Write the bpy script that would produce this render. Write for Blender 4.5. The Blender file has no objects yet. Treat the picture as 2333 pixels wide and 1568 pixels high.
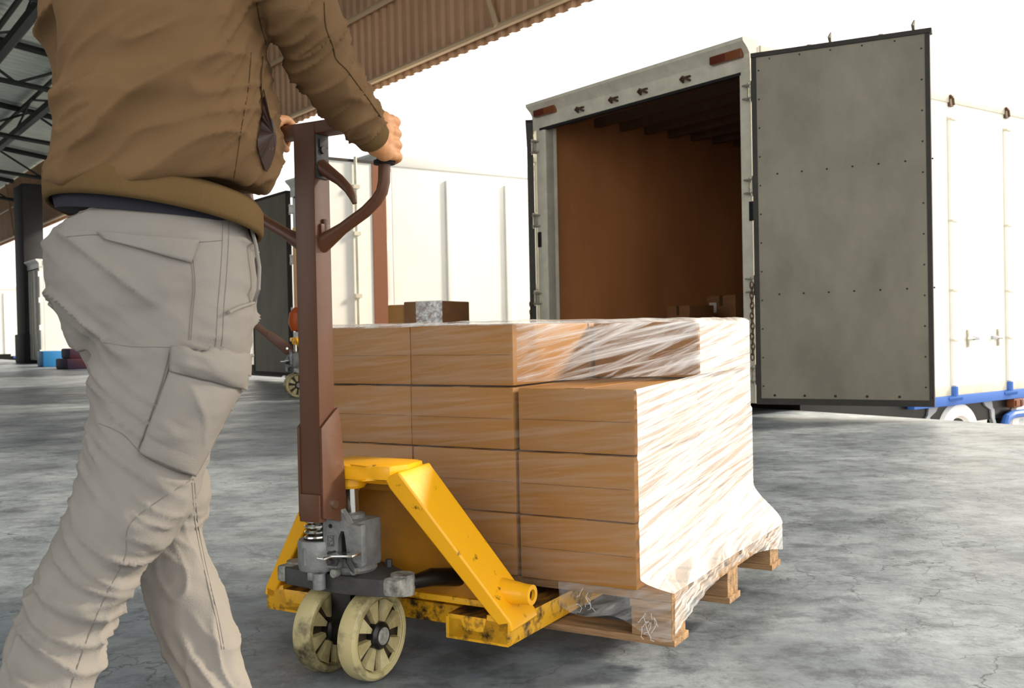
import bpy, bmesh, math, random
from mathutils import Vector, Matrix, noise
from mathutils.bvhtree import BVHTree
random.seed(7)
PI = math.pi
SC = bpy.context.scene
COL = SC.collection

# ------------------------------------------------------------------ camera
EYE = Vector((0, 0, .76)); FPX = 2300.0
_p = -math.atan(34 / FPX); _r = .02
_f = Vector((0, math.cos(_p), math.sin(_p)))
_right0 = Vector((1, 0, 0)); _up0 = _right0.cross(_f)
CR = _right0 * math.cos(_r) - _up0 * math.sin(_r)
CU = _right0 * math.sin(_r) + _up0 * math.cos(_r)
cd = bpy.data.cameras.new('camera'); cam = bpy.data.objects.new('camera', cd); COL.objects.link(cam)
cd.sensor_width = 36; cd.lens = 36 * FPX / 2333; cd.sensor_fit = 'HORIZONTAL'
cd.clip_end = 500
cam.matrix_world = Matrix(((CR.x, CU.x, -_f.x, 0), (CR.y, CU.y, -_f.y, 0), (CR.z, CU.z, -_f.z, .76), (0, 0, 0, 1)))
cd.dof.use_dof = True; cd.dof.focus_distance = 2.7; cd.dof.aperture_fstop = 10
SC.camera = cam
SC.view_settings.view_transform = 'Standard'; SC.view_settings.look = 'None'
SC.view_settings.gamma = 1; SC.view_settings.use_curve_mapping = False
SC.view_settings.exposure = 0.0

def lin(c): return tuple((x / 12.92 if x <= .04045 else ((x + .055) / 1.055) ** 2.4) for x in c)
# ------------------------------------------------------------------ sky and sun
w = bpy.data.worlds.new('sky'); SC.world = w; w.use_nodes = True
bg = w.node_tree.nodes['Background']; bg.inputs[0].default_value = (1, .975, .94, 1); bg.inputs[1].default_value = 2.1
sd = bpy.data.lights.new('sun', 'SUN'); sd.energy = 6.5; sd.angle = math.radians(9); sd.color = (1, .86, .66)
sun = bpy.data.objects.new('sun', sd); COL.objects.link(sun)
def aim_sun(az, el):
    a, e = math.radians(az), math.radians(el)
    d = Vector((math.sin(a) * math.cos(e), math.cos(a) * math.cos(e), math.sin(e)))
    sun.rotation_euler = d.to_track_quat('Z', 'Y').to_euler()
aim_sun(72, 28)

# ------------------------------------------------------------------ helpers
def ray(px, py):
    d = _f + CR * ((px - 1166.5) / FPX) + CU * ((784 - py) / FPX)
    return d / d.y
def at(px, py, Y): return EYE + ray(px, py) * Y
def onz(px, py, z):
    d = ray(px, py); return EYE + d * ((z - EYE.z) / d.z)

def mat(name, c, rough=.6, metal=0., vary=0., vscale=8., bump=0., bscale=60., stretch=(1, 1, 1), c2=None, spec=.5, detail=5, rot=(0, 0, 0), thr=(.35, .65), emit=0):
    m = bpy.data.materials.new(name); m.use_nodes = True
    nt = m.node_tree; N = nt.nodes; L = nt.links; b = N['Principled BSDF']
    b.inputs['Roughness'].default_value = rough; b.inputs['Metallic'].default_value = metal
    b.inputs['Specular IOR Level'].default_value = spec
    base = lin(c)
    if emit:
        b.inputs['Emission Color'].default_value = (*base, 1); b.inputs['Emission Strength'].default_value = emit
    tc = N.new('ShaderNodeTexCoord'); mp = N.new('ShaderNodeMapping'); mp.inputs['Scale'].default_value = stretch
    mp.inputs['Rotation'].default_value = rot
    L.new(tc.outputs['Object'], mp.inputs[0])
    if vary or c2:
        n = N.new('ShaderNodeTexNoise'); n.inputs['Scale'].default_value = vscale; n.inputs['Detail'].default_value = detail
        n.inputs['Roughness'].default_value = .65
        L.new(mp.outputs[0], n.inputs[0])
        r = N.new('ShaderNodeValToRGB'); L.new(n.outputs[0], r.inputs[0])
        r.color_ramp.elements[0].position = thr[0]; r.color_ramp.elements[1].position = thr[1]
        a = tuple(x * (1 - vary) for x in base) if c2 is None else lin(c2)
        bb = tuple(min(1, x * (1 + vary * .5)) for x in base) if c2 is None else base
        r.color_ramp.elements[0].color = (*a, 1); r.color_ramp.elements[1].color = (*bb, 1)
        L.new(r.outputs[0], b.inputs['Base Color'])
    else:
        b.inputs['Base Color'].default_value = (*base, 1)
    if bump:
        n2 = N.new('ShaderNodeTexNoise'); n2.inputs['Scale'].default_value = bscale; n2.inputs['Detail'].default_value = 4
        L.new(mp.outputs[0], n2.inputs[0])
        bu = N.new('ShaderNodeBump'); bu.inputs['Strength'].default_value = bump; bu.inputs['Distance'].default_value = .005
        L.new(n2.outputs[0], bu.inputs['Height']); L.new(bu.outputs[0], b.inputs['Normal'])
    return m

class MB:
    """collects shapes; build() links them as one mesh object"""
    def __init__(s, M=None): s.bm = bmesh.new(); s.M = M or Matrix()
    def v(s, p): return s.bm.verts.new(s.M @ Vector(p))
    def face(s, vs):
        try: return s.bm.faces.new(vs)
        except ValueError: return None
    def box(s, a, b, bev=0, rot=None, piv=None):
        x0, y0, z0 = a; x1, y1, z1 = b
        P = [(x0, y0, z0), (x1, y0, z0), (x1, y1, z0), (x0, y1, z0), (x0, y0, z1), (x1, y0, z1), (x1, y1, z1), (x0, y1, z1)]
        if rot is not None:
            c = Vector(piv) if piv else Vector(((x0 + x1) / 2, (y0 + y1) / 2, (z0 + z1) / 2))
            P = [c + rot @ (Vector(p) - c) for p in P]
        vs = [s.v(p) for p in P]
        fs = [s.face([vs[i] for i in q]) for q in ((0, 3, 2, 1), (4, 5, 6, 7), (0, 1, 5, 4), (1, 2, 6, 5), (2, 3, 7, 6), (3, 0, 4, 7))]
        if bev:
            es = set(e for f in fs for e in f.edges)
            bmesh.ops.bevel(s.bm, geom=list(es), offset=bev, segments=2, profile=.6, affect='EDGES')
        return s
    def prism(s, poly, axis, a, b, bev=0):
        """poly in the two other axes, extruded along axis from a to b"""
        def mk(p, t):
            if axis == 'x': return (t, p[0], p[1])
            if axis == 'y': return (p[0], t, p[1])
            return (p[0], p[1], t)
        A = [s.v(mk(p, a)) for p in poly]; B = [s.v(mk(p, b)) for p in poly]
        n = len(poly); fs = [s.face(A[::-1]), s.face(B)]
        for i in range(n): fs.append(s.face([A[i], A[(i + 1) % n], B[(i + 1) % n], B[i]]))
        if bev:
            es = set(e for f in fs if f for e in f.edges)
            bmesh.ops.bevel(s.bm, geom=list(es), offset=bev, segments=2, profile=.6, affect='EDGES')
        return s
    def tube(s, pts, r, n=12, cap=True, flat=None):
        pts = [Vector(p) for p in pts]; rs = r if isinstance(r, (list, tuple)) else [r] * len(pts)
        rings = []; prev = None
        for i, p in enumerate(pts):
            t = (pts[min(i + 1, len(pts) - 1)] - pts[max(i - 1, 0)]).normalized()
            if prev is None:
                u = t.orthogonal().normalized()
            else:
                u = (prev - t * prev.dot(t)).normalized()
            prev = u; v = t.cross(u)
            rings.append([s.v(p + (u * math.cos(2 * PI * k / n) + v * math.sin(2 * PI * k / n)) * rs[i]) for k in range(n)])
        for a, b in zip(rings, rings[1:]):
            for k in range(n): s.face([a[k], a[(k + 1) % n], b[(k + 1) % n], b[k]])
        if cap: s.face(rings[0][::-1]); s.face(rings[-1])
        return s
    def cyl(s, a, b, r, r2=None, n=20): return s.tube([a, b], [r, r if r2 is None else r2], n)
    def lathe(s, prof, c, ax, n=40):
        """prof: list of (radius, offset along axis)"""
        ax = Vector(ax).normalized(); u = ax.orthogonal().normalized(); v = ax.cross(u); c = Vector(c)
        rings = []
        for r, h in prof:
            if r < 1e-6: rings.append([s.v(c + ax * h)])
            else: rings.append([s.v(c + ax * h + (u * math.cos(2 * PI * k / n) + v * math.sin(2 * PI * k / n)) * r) for k in range(n)])
        for a, b in zip(rings, rings[1:]):
            for k in range(n):
                k2 = (k + 1) % n
                if len(a) == 1 and len(b) == 1: continue
                if len(a) == 1: s.face([a[0], b[k], b[k2]])
                elif len(b) == 1: s.face([a[k], a[k2], b[0]])
                else: s.face([a[k], a[k2], b[k2], b[k]])
        return s
    def ball(s, c, r, n=12):
        rx, ry, rz = r if isinstance(r, (tuple, list)) else (r, r, r)
        T = s.M @ Matrix.Translation(Vector(c)) @ Matrix.Diagonal((rx, ry, rz, 1))
        bmesh.ops.create_uvsphere(s.bm, u_segments=n * 2, v_segments=n, radius=1, matrix=T); return s
    def loft(s, rings, cap=True, closed=True):
        R = [[s.v(p) for p in r] for r in rings]; n = len(R[0])
        for a, b in zip(R, R[1:]):
            for k in range(n if closed else n - 1): s.face([a[k], a[(k + 1) % n], b[(k + 1) % n], b[k]])
        if cap: s.face(R[0][::-1]); s.face(R[-1])
        return s
    def mesh(s, name, smooth=30):
        bmesh.ops.recalc_face_normals(s.bm, faces=s.bm.faces)
        me = bpy.data.meshes.new(name); s.bm.to_mesh(me); s.bm.free()
        if smooth:
            for p in me.polygons: p.use_smooth = True
            try: me.set_sharp_from_angle(angle=math.radians(smooth))
            except Exception: pass
        return me
    def build(s, name, m, parent=None, smooth=30, bev=0, world=False):
        o = bpy.data.objects.new(name, s.mesh(name, smooth)); COL.objects.link(o)
        for mm in (m if isinstance(m, list) else [m]): o.data.materials.append(mm)
        if parent is not None:
            o.parent = parent
            if world: o.matrix_parent_inverse = parent.matrix_world.inverted()
        if bev:
            md = o.modifiers.new('edge', 'BEVEL'); md.width = bev; md.segments = 2; md.limit_method = 'ANGLE'; md.angle_limit = math.radians(40)
        return o

def tag(o, label=None, cat=None, group=None, kind=None):
    if label: o['label'] = label
    if cat: o['category'] = cat
    if group: o['group'] = group
    if kind: o['kind'] = kind
    return o
def empty(name, loc=(0, 0, 0), rz=0, label=None, cat=None, group=None, scale=1):
    o = bpy.data.objects.new(name, None); COL.objects.link(o); o.empty_display_size = .1
    o.location = loc; o.rotation_euler = (0, 0, rz); o.scale = (scale,) * 3
    o.matrix_world = Matrix.LocRotScale(Vector(loc), Matrix.Rotation(rz, 3, 'Z'), Vector((scale,) * 3))
    return tag(o, label, cat, group)
def copy_tree(o, parent=None):
    c = o.copy(); COL.objects.link(c)
    if parent is not None: c.parent = parent
    for ch in [x for x in bpy.data.objects if x.parent == o]:
        copy_tree(ch, c)
    return c

# ------------------------------------------------------------------ materials
def floor_mat():
    m = bpy.data.materials.new('polished_concrete'); m.use_nodes = True; nt = m.node_tree; N = nt.nodes; L = nt.links
    b = N['Principled BSDF']; g = N.new('ShaderNodeNewGeometry')
    def nz(sc, det=6, rough=.6, src=None):
        n = N.new('ShaderNodeTexNoise'); n.inputs['Scale'].default_value = sc; n.inputs['Detail'].default_value = det; n.inputs['Roughness'].default_value = rough
        L.new(src or g.outputs['Position'], n.inputs[0]); return n.outputs[0]
    def ramp(i, p0, c0, p1, c1):
        r = N.new('ShaderNodeValToRGB'); L.new(i, r.inputs[0]); e = r.color_ramp.elements
        e[0].position = p0; e[0].color = (*c0, 1); e[1].position = p1; e[1].color = (*c1, 1); return r.outputs[0]
    def mix(t, f, a, b_):
        x = N.new('ShaderNodeMixRGB'); x.blend_type = t
        if isinstance(f, (int, float)): x.inputs[0].default_value = f
        else: L.new(f, x.inputs[0])
        L.new(a, x.inputs[1]); L.new(b_, x.inputs[2]); return x.outputs[0]
    base = ramp(nz(1.3, 9, .68), .32, lin((.33, .37, .41)), .68, lin((.66, .70, .735)))
    blot = ramp(nz(7.5, 10, .78), .4, (.42, .43, .45), .53, (1, 1, 1))
    col = mix('MULTIPLY', .8, base, blot)
    # trowel streaks
    mp = N.new('ShaderNodeMapping'); L.new(g.outputs['Position'], mp.inputs[0]); mp.inputs['Rotation'].default_value = (0, 0, math.radians(-12)); mp.inputs['Scale'].default_value = (1.6, 5, 1)
    st = ramp(nz(4, 7, .7, mp.outputs[0]), .42, (.72, .72, .73), .6, (1, 1, 1)); col = mix('MULTIPLY', .55, col, st)
    # fine cracks
    dn = N.new('ShaderNodeTexNoise'); dn.inputs['Scale'].default_value = 3; dn.inputs['Detail'].default_value = 6; L.new(g.outputs['Position'], dn.inputs[0])
    va = N.new('ShaderNodeVectorMath'); va.operation = 'MULTIPLY_ADD'; L.new(dn.outputs['Color'], va.inputs[0]); va.inputs[1].default_value = (.7, .7, .7); L.new(g.outputs['Position'], va.inputs[2])
    vo = N.new('ShaderNodeTexVoronoi'); vo.feature = 'DISTANCE_TO_EDGE'; vo.inputs['Scale'].default_value = 3.2; L.new(va.outputs[0], vo.inputs[0])
    cr = ramp(vo.outputs['Distance'], 0.0, (.12, .12, .12), .014, (1, 1, 1))
    msk = ramp(nz(1.1, 3), .46, (0, 0, 0), .58, (1, 1, 1))
    x = N.new('ShaderNodeMixRGB'); L.new(msk, x.inputs[0]); x.inputs[1].default_value = (1, 1, 1, 1); L.new(cr, x.inputs[2])
    col = mix('MULTIPLY', .85, col, x.outputs[0])
    L.new(col, b.inputs['Base Color'])
    L.new(ramp(nz(2.2, 5), .3, (.3,) * 3, .7, (.52,) * 3), b.inputs['Roughness'])
    b.inputs['Specular IOR Level'].default_value = .5
    bu = N.new('ShaderNodeBump'); bu.inputs['Strength'].default_value = .35; bu.inputs['Distance'].default_value = .01
    L.new(nz(22, 8, .7), bu.inputs['Height']); L.new(bu.outputs[0], b.inputs['Normal'])
    return m

def film_mat(name, alpha, streak, sc, rot, seed=0, bump=.4):
    m = bpy.data.materials.new(name); m.use_nodes = True; nt = m.node_tree; N = nt.nodes; L = nt.links
    b = N['Principled BSDF']; out = N['Material Output']
    b.inputs['Base Color'].default_value = (.93, .93, .93, 1); b.inputs['Roughness'].default_value = .22; b.inputs['Specular IOR Level'].default_value = .6
    tc = N.new('ShaderNodeTexCoord')
    def streaks(scale, rt, off):
        mp = N.new('ShaderNodeMapping'); mp.inputs['Scale'].default_value = scale; mp.inputs['Rotation'].default_value = rt; mp.inputs['Location'].default_value = (off, off, off)
        mp.vector_type = 'TEXTURE' if False else 'POINT'
        # rotate first, then stretch: two mappings
        m2 = N.new('ShaderNodeMapping'); m2.inputs['Rotation'].default_value = rt
        L.new(tc.outputs['Object'], m2.inputs[0]); mp.inputs['Rotation'].default_value = (0, 0, 0)
        L.new(m2.outputs[0], mp.inputs[0])
        n = N.new('ShaderNodeTexNoise'); n.inputs['Scale'].default_value = 1; n.inputs['Detail'].default_value = 7; n.inputs['Roughness'].default_value = .62
        n.inputs['Distortion'].default_value = .3
        L.new(mp.outputs[0], n.inputs[0]); return n.outputs[0]
    s1 = streaks(sc, rot, seed); s2 = streaks((sc[0] * 1.3, sc[1] * 1.3, sc[2] * .7), tuple(x * 2.1 for x in rot), seed + 5)
    mx = N.new('ShaderNodeMath'); mx.operation = 'MAXIMUM'; L.new(s1, mx.inputs[0]); L.new(s2, mx.inputs[1])
    r = N.new('ShaderNodeMapRange'); r.inputs['From Min'].default_value = .46; r.inputs['From Max'].default_value = .68
    r.inputs['To Min'].default_value = alpha; r.inputs['To Max'].default_value = min(1, alpha + streak); L.new(mx.outputs[0], r.inputs['Value'])
    bu = N.new('ShaderNodeBump'); bu.inputs['Strength'].default_value = bump; bu.inputs['Distance'].default_value = .006
    L.new(s1, bu.inputs['Height']); L.new(bu.outputs[0], b.inputs['Normal'])
    tr = N.new('ShaderNodeBsdfTransparent'); mi = N.new('ShaderNodeMixShader')
    L.new(r.outputs[0], mi.inputs[0]); L.new(tr.outputs[0], mi.inputs[1]); L.new(b.outputs[0], mi.inputs[2]); L.new(mi.outputs[0], out.inputs[0])
    return m

M = {}
M['floor'] = floor_mat()
M['ground'] = mat('yard_asphalt', (.62, .61, .6), .9, vary=.2)
M['sheet'] = mat('corrugated_sheet', (.74, .59, .46), .55, vary=.12, vscale=1.5)
M['roof'] = mat('roof_sheet', (.86, .9, .88), .6, vary=.12, vscale=.8)
M['steel_dark'] = mat('dark_painted_steel', (.13, .15, .15), .6)
M['girt'] = mat('pale_girt', (.72, .62, .5), .6)
M['pillar'] = mat('dark_pillar', (.15, .15, .16), .7, vary=.3, vscale=2)
M['white'] = mat('white_trailer_paint', (.95, .95, .93), .45, vary=.04, vscale=2)
M['cream'] = mat('weathered_cream_paint', (.84, .82, .75), .5, vary=.15, vscale=5, bump=.1)
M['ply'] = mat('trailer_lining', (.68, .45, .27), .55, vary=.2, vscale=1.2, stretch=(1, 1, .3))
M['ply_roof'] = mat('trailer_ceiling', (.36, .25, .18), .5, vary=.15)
M['door_in'] = mat('door_inner_sheet', (.49, .47, .41), .42, metal=.25, vary=.25, vscale=1.8, bump=.25, bscale=3, stretch=(1, 1, .6))
M['door_frame'] = mat('dark_door_edge', (.17, .15, .13), .6, vary=.3)
M['gap_dark'] = mat('brown_hinge_gap', (.5, .3, .18), .6)  # brown tone for the shaded gap beside the door hinges
M['gasket'] = mat('black_rubber', (.05, .05, .05), .7)
M['blue'] = mat('blue_chassis_paint', (.22, .42, .75), .4)
M['lamp_red'] = mat('red_lens', (.38, .16, .1), .3); M['lamp_amber'] = mat('amber_lens', (.48, .27, .15), .35)
M['zinc'] = mat('zinc_steel', (.7, .68, .62), .4, metal=.6, vary=.3, vscale=30)
M['rust'] = mat('rusty_chain', (.36, .28, .22), .6, metal=.5, vary=.4, vscale=40)
M['tyre'] = mat('tyre_rubber', (.1, .1, .1), .8)
M['carton'] = mat('brown_cardboard', (.62, .43, .18), .55, vary=.07, vscale=3, bump=.05, bscale=120, stretch=(1, 1, 8))
M['carton2'] = mat('stored_cardboard', (.5, .34, .2), .7, vary=.15)
M['paper'] = mat('paper_label', (.75, .74, .7), .7)
M['wood'] = mat('pallet_wood', (.68, .54, .38), .75, c2=(.44, .34, .24), vscale=5, bump=.5, bscale=30, stretch=(1, 9, 9))
M['yellow'] = mat('yellow_enamel', (.98, .71, .08), .28, c2=(.4, .27, .06), vscale=24, thr=(.3, .37), bump=.12, bscale=25, detail=8)
M['yellow_worn'] = mat('scuffed_yellow_steel', (.92, .68, .1), .45, c2=(.25, .18, .1), vscale=22, thr=(.36, .5), bump=.3, bscale=40, detail=8)
M['amber'] = mat('shaded_yellow_panel', (.68, .46, .08), .5, vary=.2, vscale=9)  # yellow enamel darkened: shade of the recessed plate put into its colour
M['forktop'] = mat('worn_fork_top', (.62, .42, .12), .5, c2=(.22, .17, .12), vscale=14, thr=(.42, .62), bump=.3, bscale=40, stretch=(3, 1, 1), detail=8)
M['cast'] = mat('grey_cast_iron', (.56, .57, .57), .5, metal=.3, vary=.3, vscale=16, bump=.35, bscale=90)
M['plate'] = mat('dark_grey_plate', (.27, .27, .27), .55, metal=.2, vary=.25, vscale=12, bump=.25)
M['worn_tip'] = mat('worn_grey_tip', (.66, .66, .63), .55, c2=(.35, .35, .34), vscale=40)
M['blacksteel'] = mat('black_steel', (.09, .085, .08), .35, metal=.4, bump=.1)
M['mast'] = mat('brown_mast_enamel', (.38, .24, .16), .45, vary=.08, vscale=5, bump=.08)
M['chrome'] = mat('bright_steel', (.85, .85, .83), .18, metal=.95)
M['nylon'] = mat('cream_nylon', (.8, .76, .58), .45, c2=(.62, .56, .38), vscale=14, bump=.15)
M['nylon_dirty'] = mat('soiled_nylon_tread', (.76, .71, .52), .5, c2=(.3, .28, .2), vscale=9, thr=(.33, .5), bump=.2)
M['recess'] = mat('dark_wheel_recess', (.22, .17, .11), .6, vary=.4, vscale=20)
M['hubblack'] = mat('greasy_hub', (.06, .055, .05), .35)
M['trousers'] = mat('stone_cotton', (.56, .54, .515), .85, vary=.06, vscale=6, bump=.25, bscale=420, spec=.2)
M['seam'] = mat('trouser_stitching', (.47, .45, .43), .9, spec=.1)
M['jacket'] = mat('olive_brown_cotton', (.47, .365, .25), .85, vary=.07, vscale=6, bump=.22, bscale=380, spec=.2)
M['rib'] = mat('ribbed_knit', (.42, .335, .215), .9, vary=.1, vscale=6, bump=.3, bscale=200, stretch=(1, 1, .1), spec=.1)
M['jseam'] = mat('jacket_stitching', (.3, .23, .14), .9, spec=.1)
M['shirt'] = mat('navy_shirt', (.12, .12, .17), .85, bump=.2)
M['lining'] = mat('brown_lining', (.22, .14, .12), .5, vary=.3, vscale=12)
M['skin'] = mat('skin', (.86, .62, .42), .5, vary=.08, vscale=14, bump=.15, bscale=160)
M['skin'].node_tree.nodes['Principled BSDF'].inputs['Subsurface Weight'].default_value = .08
M['hair'] = mat('dark_hair', (.08, .06, .05), .6, bump=.5, bscale=90)
M['shoe'] = mat('dark_work_shoe', (.14, .11, .09), .5, bump=.2)
M['orange'] = mat('orange_plastic', (.85, .38, .12), .45)
M['brace'] = mat('grey_steel_bracket', (.62, .64, .66), .5, metal=.3)

# ------------------------------------------------------------------ dock frame: x along the dock edge, y outwards, origin at the truck's rear left corner
DR = math.radians(-53.5); T0 = Vector((.264, 10.771, 0))
DM = Matrix.Translation(T0) @ Matrix.Rotation(DR, 4, 'Z')
DX = DM.to_3x3() @ Vector((1, 0, 0)); DY = DM.to_3x3() @ Vector((0, 1, 0))
def dloc(p): return DM.inverted() @ Vector(p)
def dpl(px, py, y):      # where the sight line meets the plane y = const of the dock frame
    d = ray(px, py); t = ((T0 + DY * y) - EYE).dot(DY) / d.dot(DY); return dloc(EYE + d * t)

def struct(name, mb, m, smooth=0, **k):
    o = mb.build(name, m, None, smooth, **k); o['kind'] = 'structure'; return o

# floor slab with its edge, the yard below
struct('floor', MB(DM).box((-75, -30, -1.15), (30, .6, 0)), M['floor'])
struct('trim_1', MB(DM).box((-75, .6, -.16), (30, .64, -.004)), mat('dock_edge_angle', (.3, .24, .12), .5, metal=.3, vary=.4, vscale=9))
struct('wall_light_blocker', MB(DM).box((-75, -16.2, 0), (-1, -16, 9.3)), mat('grey_blocker_wall', (.42, .42, .41), .8, vary=.1))  # unseen part wall, added to block sky light from behind left
struct('ground', MB(DM).box((-90, .7, -1.35), (60, 90, -1.2)), M['ground'])

# corrugated apron over the dock, and its girts
def corrugated(x0, x1, per, amp, rail, M_):
    """rail(x) gives lists of (y,z) stations; displaced along normal by profile"""
    mb = MB(M_); xs = []; x = x0
    while x < x1:
        xs += [(x, 0), (x + per * .3, 0), (x + per * .42, amp), (x + per * .88, amp)]; x += per
    rows = rail
    R = []
    for (y, z, ny, nz) in rows: R.append([mb.v((a, y + ny * d, z + nz * d)) for a, d in xs])
    for a, b in zip(R, R[1:]):
        for k in range(len(xs) - 1): mb.face([a[k], a[k + 1], b[k + 1], b[k]])
    return mb
o = struct('wall_front', corrugated(-70, 14, .24, .045, [(1.26, 4.6, 1, 0), (1.26, 6.9, 1, 0)], DM), M['sheet'])
md = o.modifiers.new('t', 'SOLIDIFY'); md.thickness = .004
o = struct('ceiling', corrugated(-70, 14, .33, .05, [(1.4, 6.9, 0, 1), (-30, 11.5, 0, 1)], DM), M['roof'])
md = o.modifiers.new('t', 'SOLIDIFY'); md.thickness = .004
struct('trim_2', MB(DM).tube([(-70, 1.2, 4.72), (14, 1.2, 4.72)], .05, 8), M['girt'])
struct('trim_3', MB(DM).tube([(-70, 1.2, 5.85), (14, 1.2, 5.85)], .045, 8), M['girt'])
def roofz(y): return 6.9 + (1.4 - y) * 4.6 / 31.4
braces = []
for i, xb in enumerate([-2.2, -9.5, -17, -25, -34]):
    o = MB(DM).tube([(xb, 1.16, 4.72), (xb - .9, 1.1, 6.8)], .04, 8).build('wall_brace', M['girt'])
    tag(o, 'pale diagonal steel brace on the corrugated apron, %s' % ['nearest one above the jacket sleeve side', 'second along from the truck', 'third along from the truck', 'fourth along, left of the jacket', 'farthest along the apron'][i], 'brace', 'braces of the corrugated apron')
# rafters and lattice girders under the roof
for i, xr in enumerate(range(-58, 10, 6)):
    mb = MB(DM)
    mb.box((xr - .08, -29, 0), (xr + .08, 1.3, .01))
    mb.bm.clear()
    mb.tube([(xr, 1.2, roofz(1.2) - .12), (xr, -29, roofz(-29) - .12)], .09, 6)
    mb.tube([(xr, 1.2, 6.1), (xr, -29, 9.2)], .07, 6)
    for j in range(10):
        ya = 1.0 - j * 3; za = 6.1 + (1.2 - ya) * 3.1 / 30.2
        yb = ya - 1.5; mb.tube([(xr, ya, za), (xr, yb, roofz(yb) - .12)], .035, 5); mb.tube([(xr, yb, roofz(yb) - .12), (xr, ya - 3, za + .31)], .035, 5)
    tag(mb.build('roof_truss', M['steel_dark']), 'dark lattice roof truss crossing under the pale roof sheets', 'roof truss', 'cross trusses under the roof')
for i, (yg, zg) in enumerate([(-.8, 6.55), (-2.5, 6.75), (-6.5, 7.3), (-12, 8.2)]):
    mb = MB(DM)
    mb.tube([(-70, yg, zg), (12, yg, zg)], .13, 6); mb.tube([(-70, yg, roofz(yg) - .15), (12, yg, roofz(yg) - .15)], .06, 6)
    for j in range(16):
        xa = -68 + j * 5; mb.tube([(xa, yg, zg), (xa + 2.5, yg, roofz(yg) - .15)], .03, 5); mb.tube([(xa + 2.5, yg, roofz(yg) - .15), (xa + 5, yg, zg)], .03, 5)
    tag(mb.build('roof_girder', M['steel_dark']), 'long dark lattice girder running along the shed roof, %s' % ['closest to the corrugated apron', 'second from the corrugated apron', 'third from the apron', 'deepest inside the shed'][i], 'roof girder', 'girders along the shed')
# dark pillar at the far left
pc = dpl(73, 808, .2)
mb = MB(DM); mb.box((pc.x - .66, -.1, 0), (pc.x + .66, .5, 5.6), .05); mb.box((pc.x - .72, -.16, 0), (pc.x + .72, .55, .9), .04)
tag(mb.build('dock_pillar', M['pillar']), 'thick dark pillar at the far left on the dock edge', 'pillar')

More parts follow.
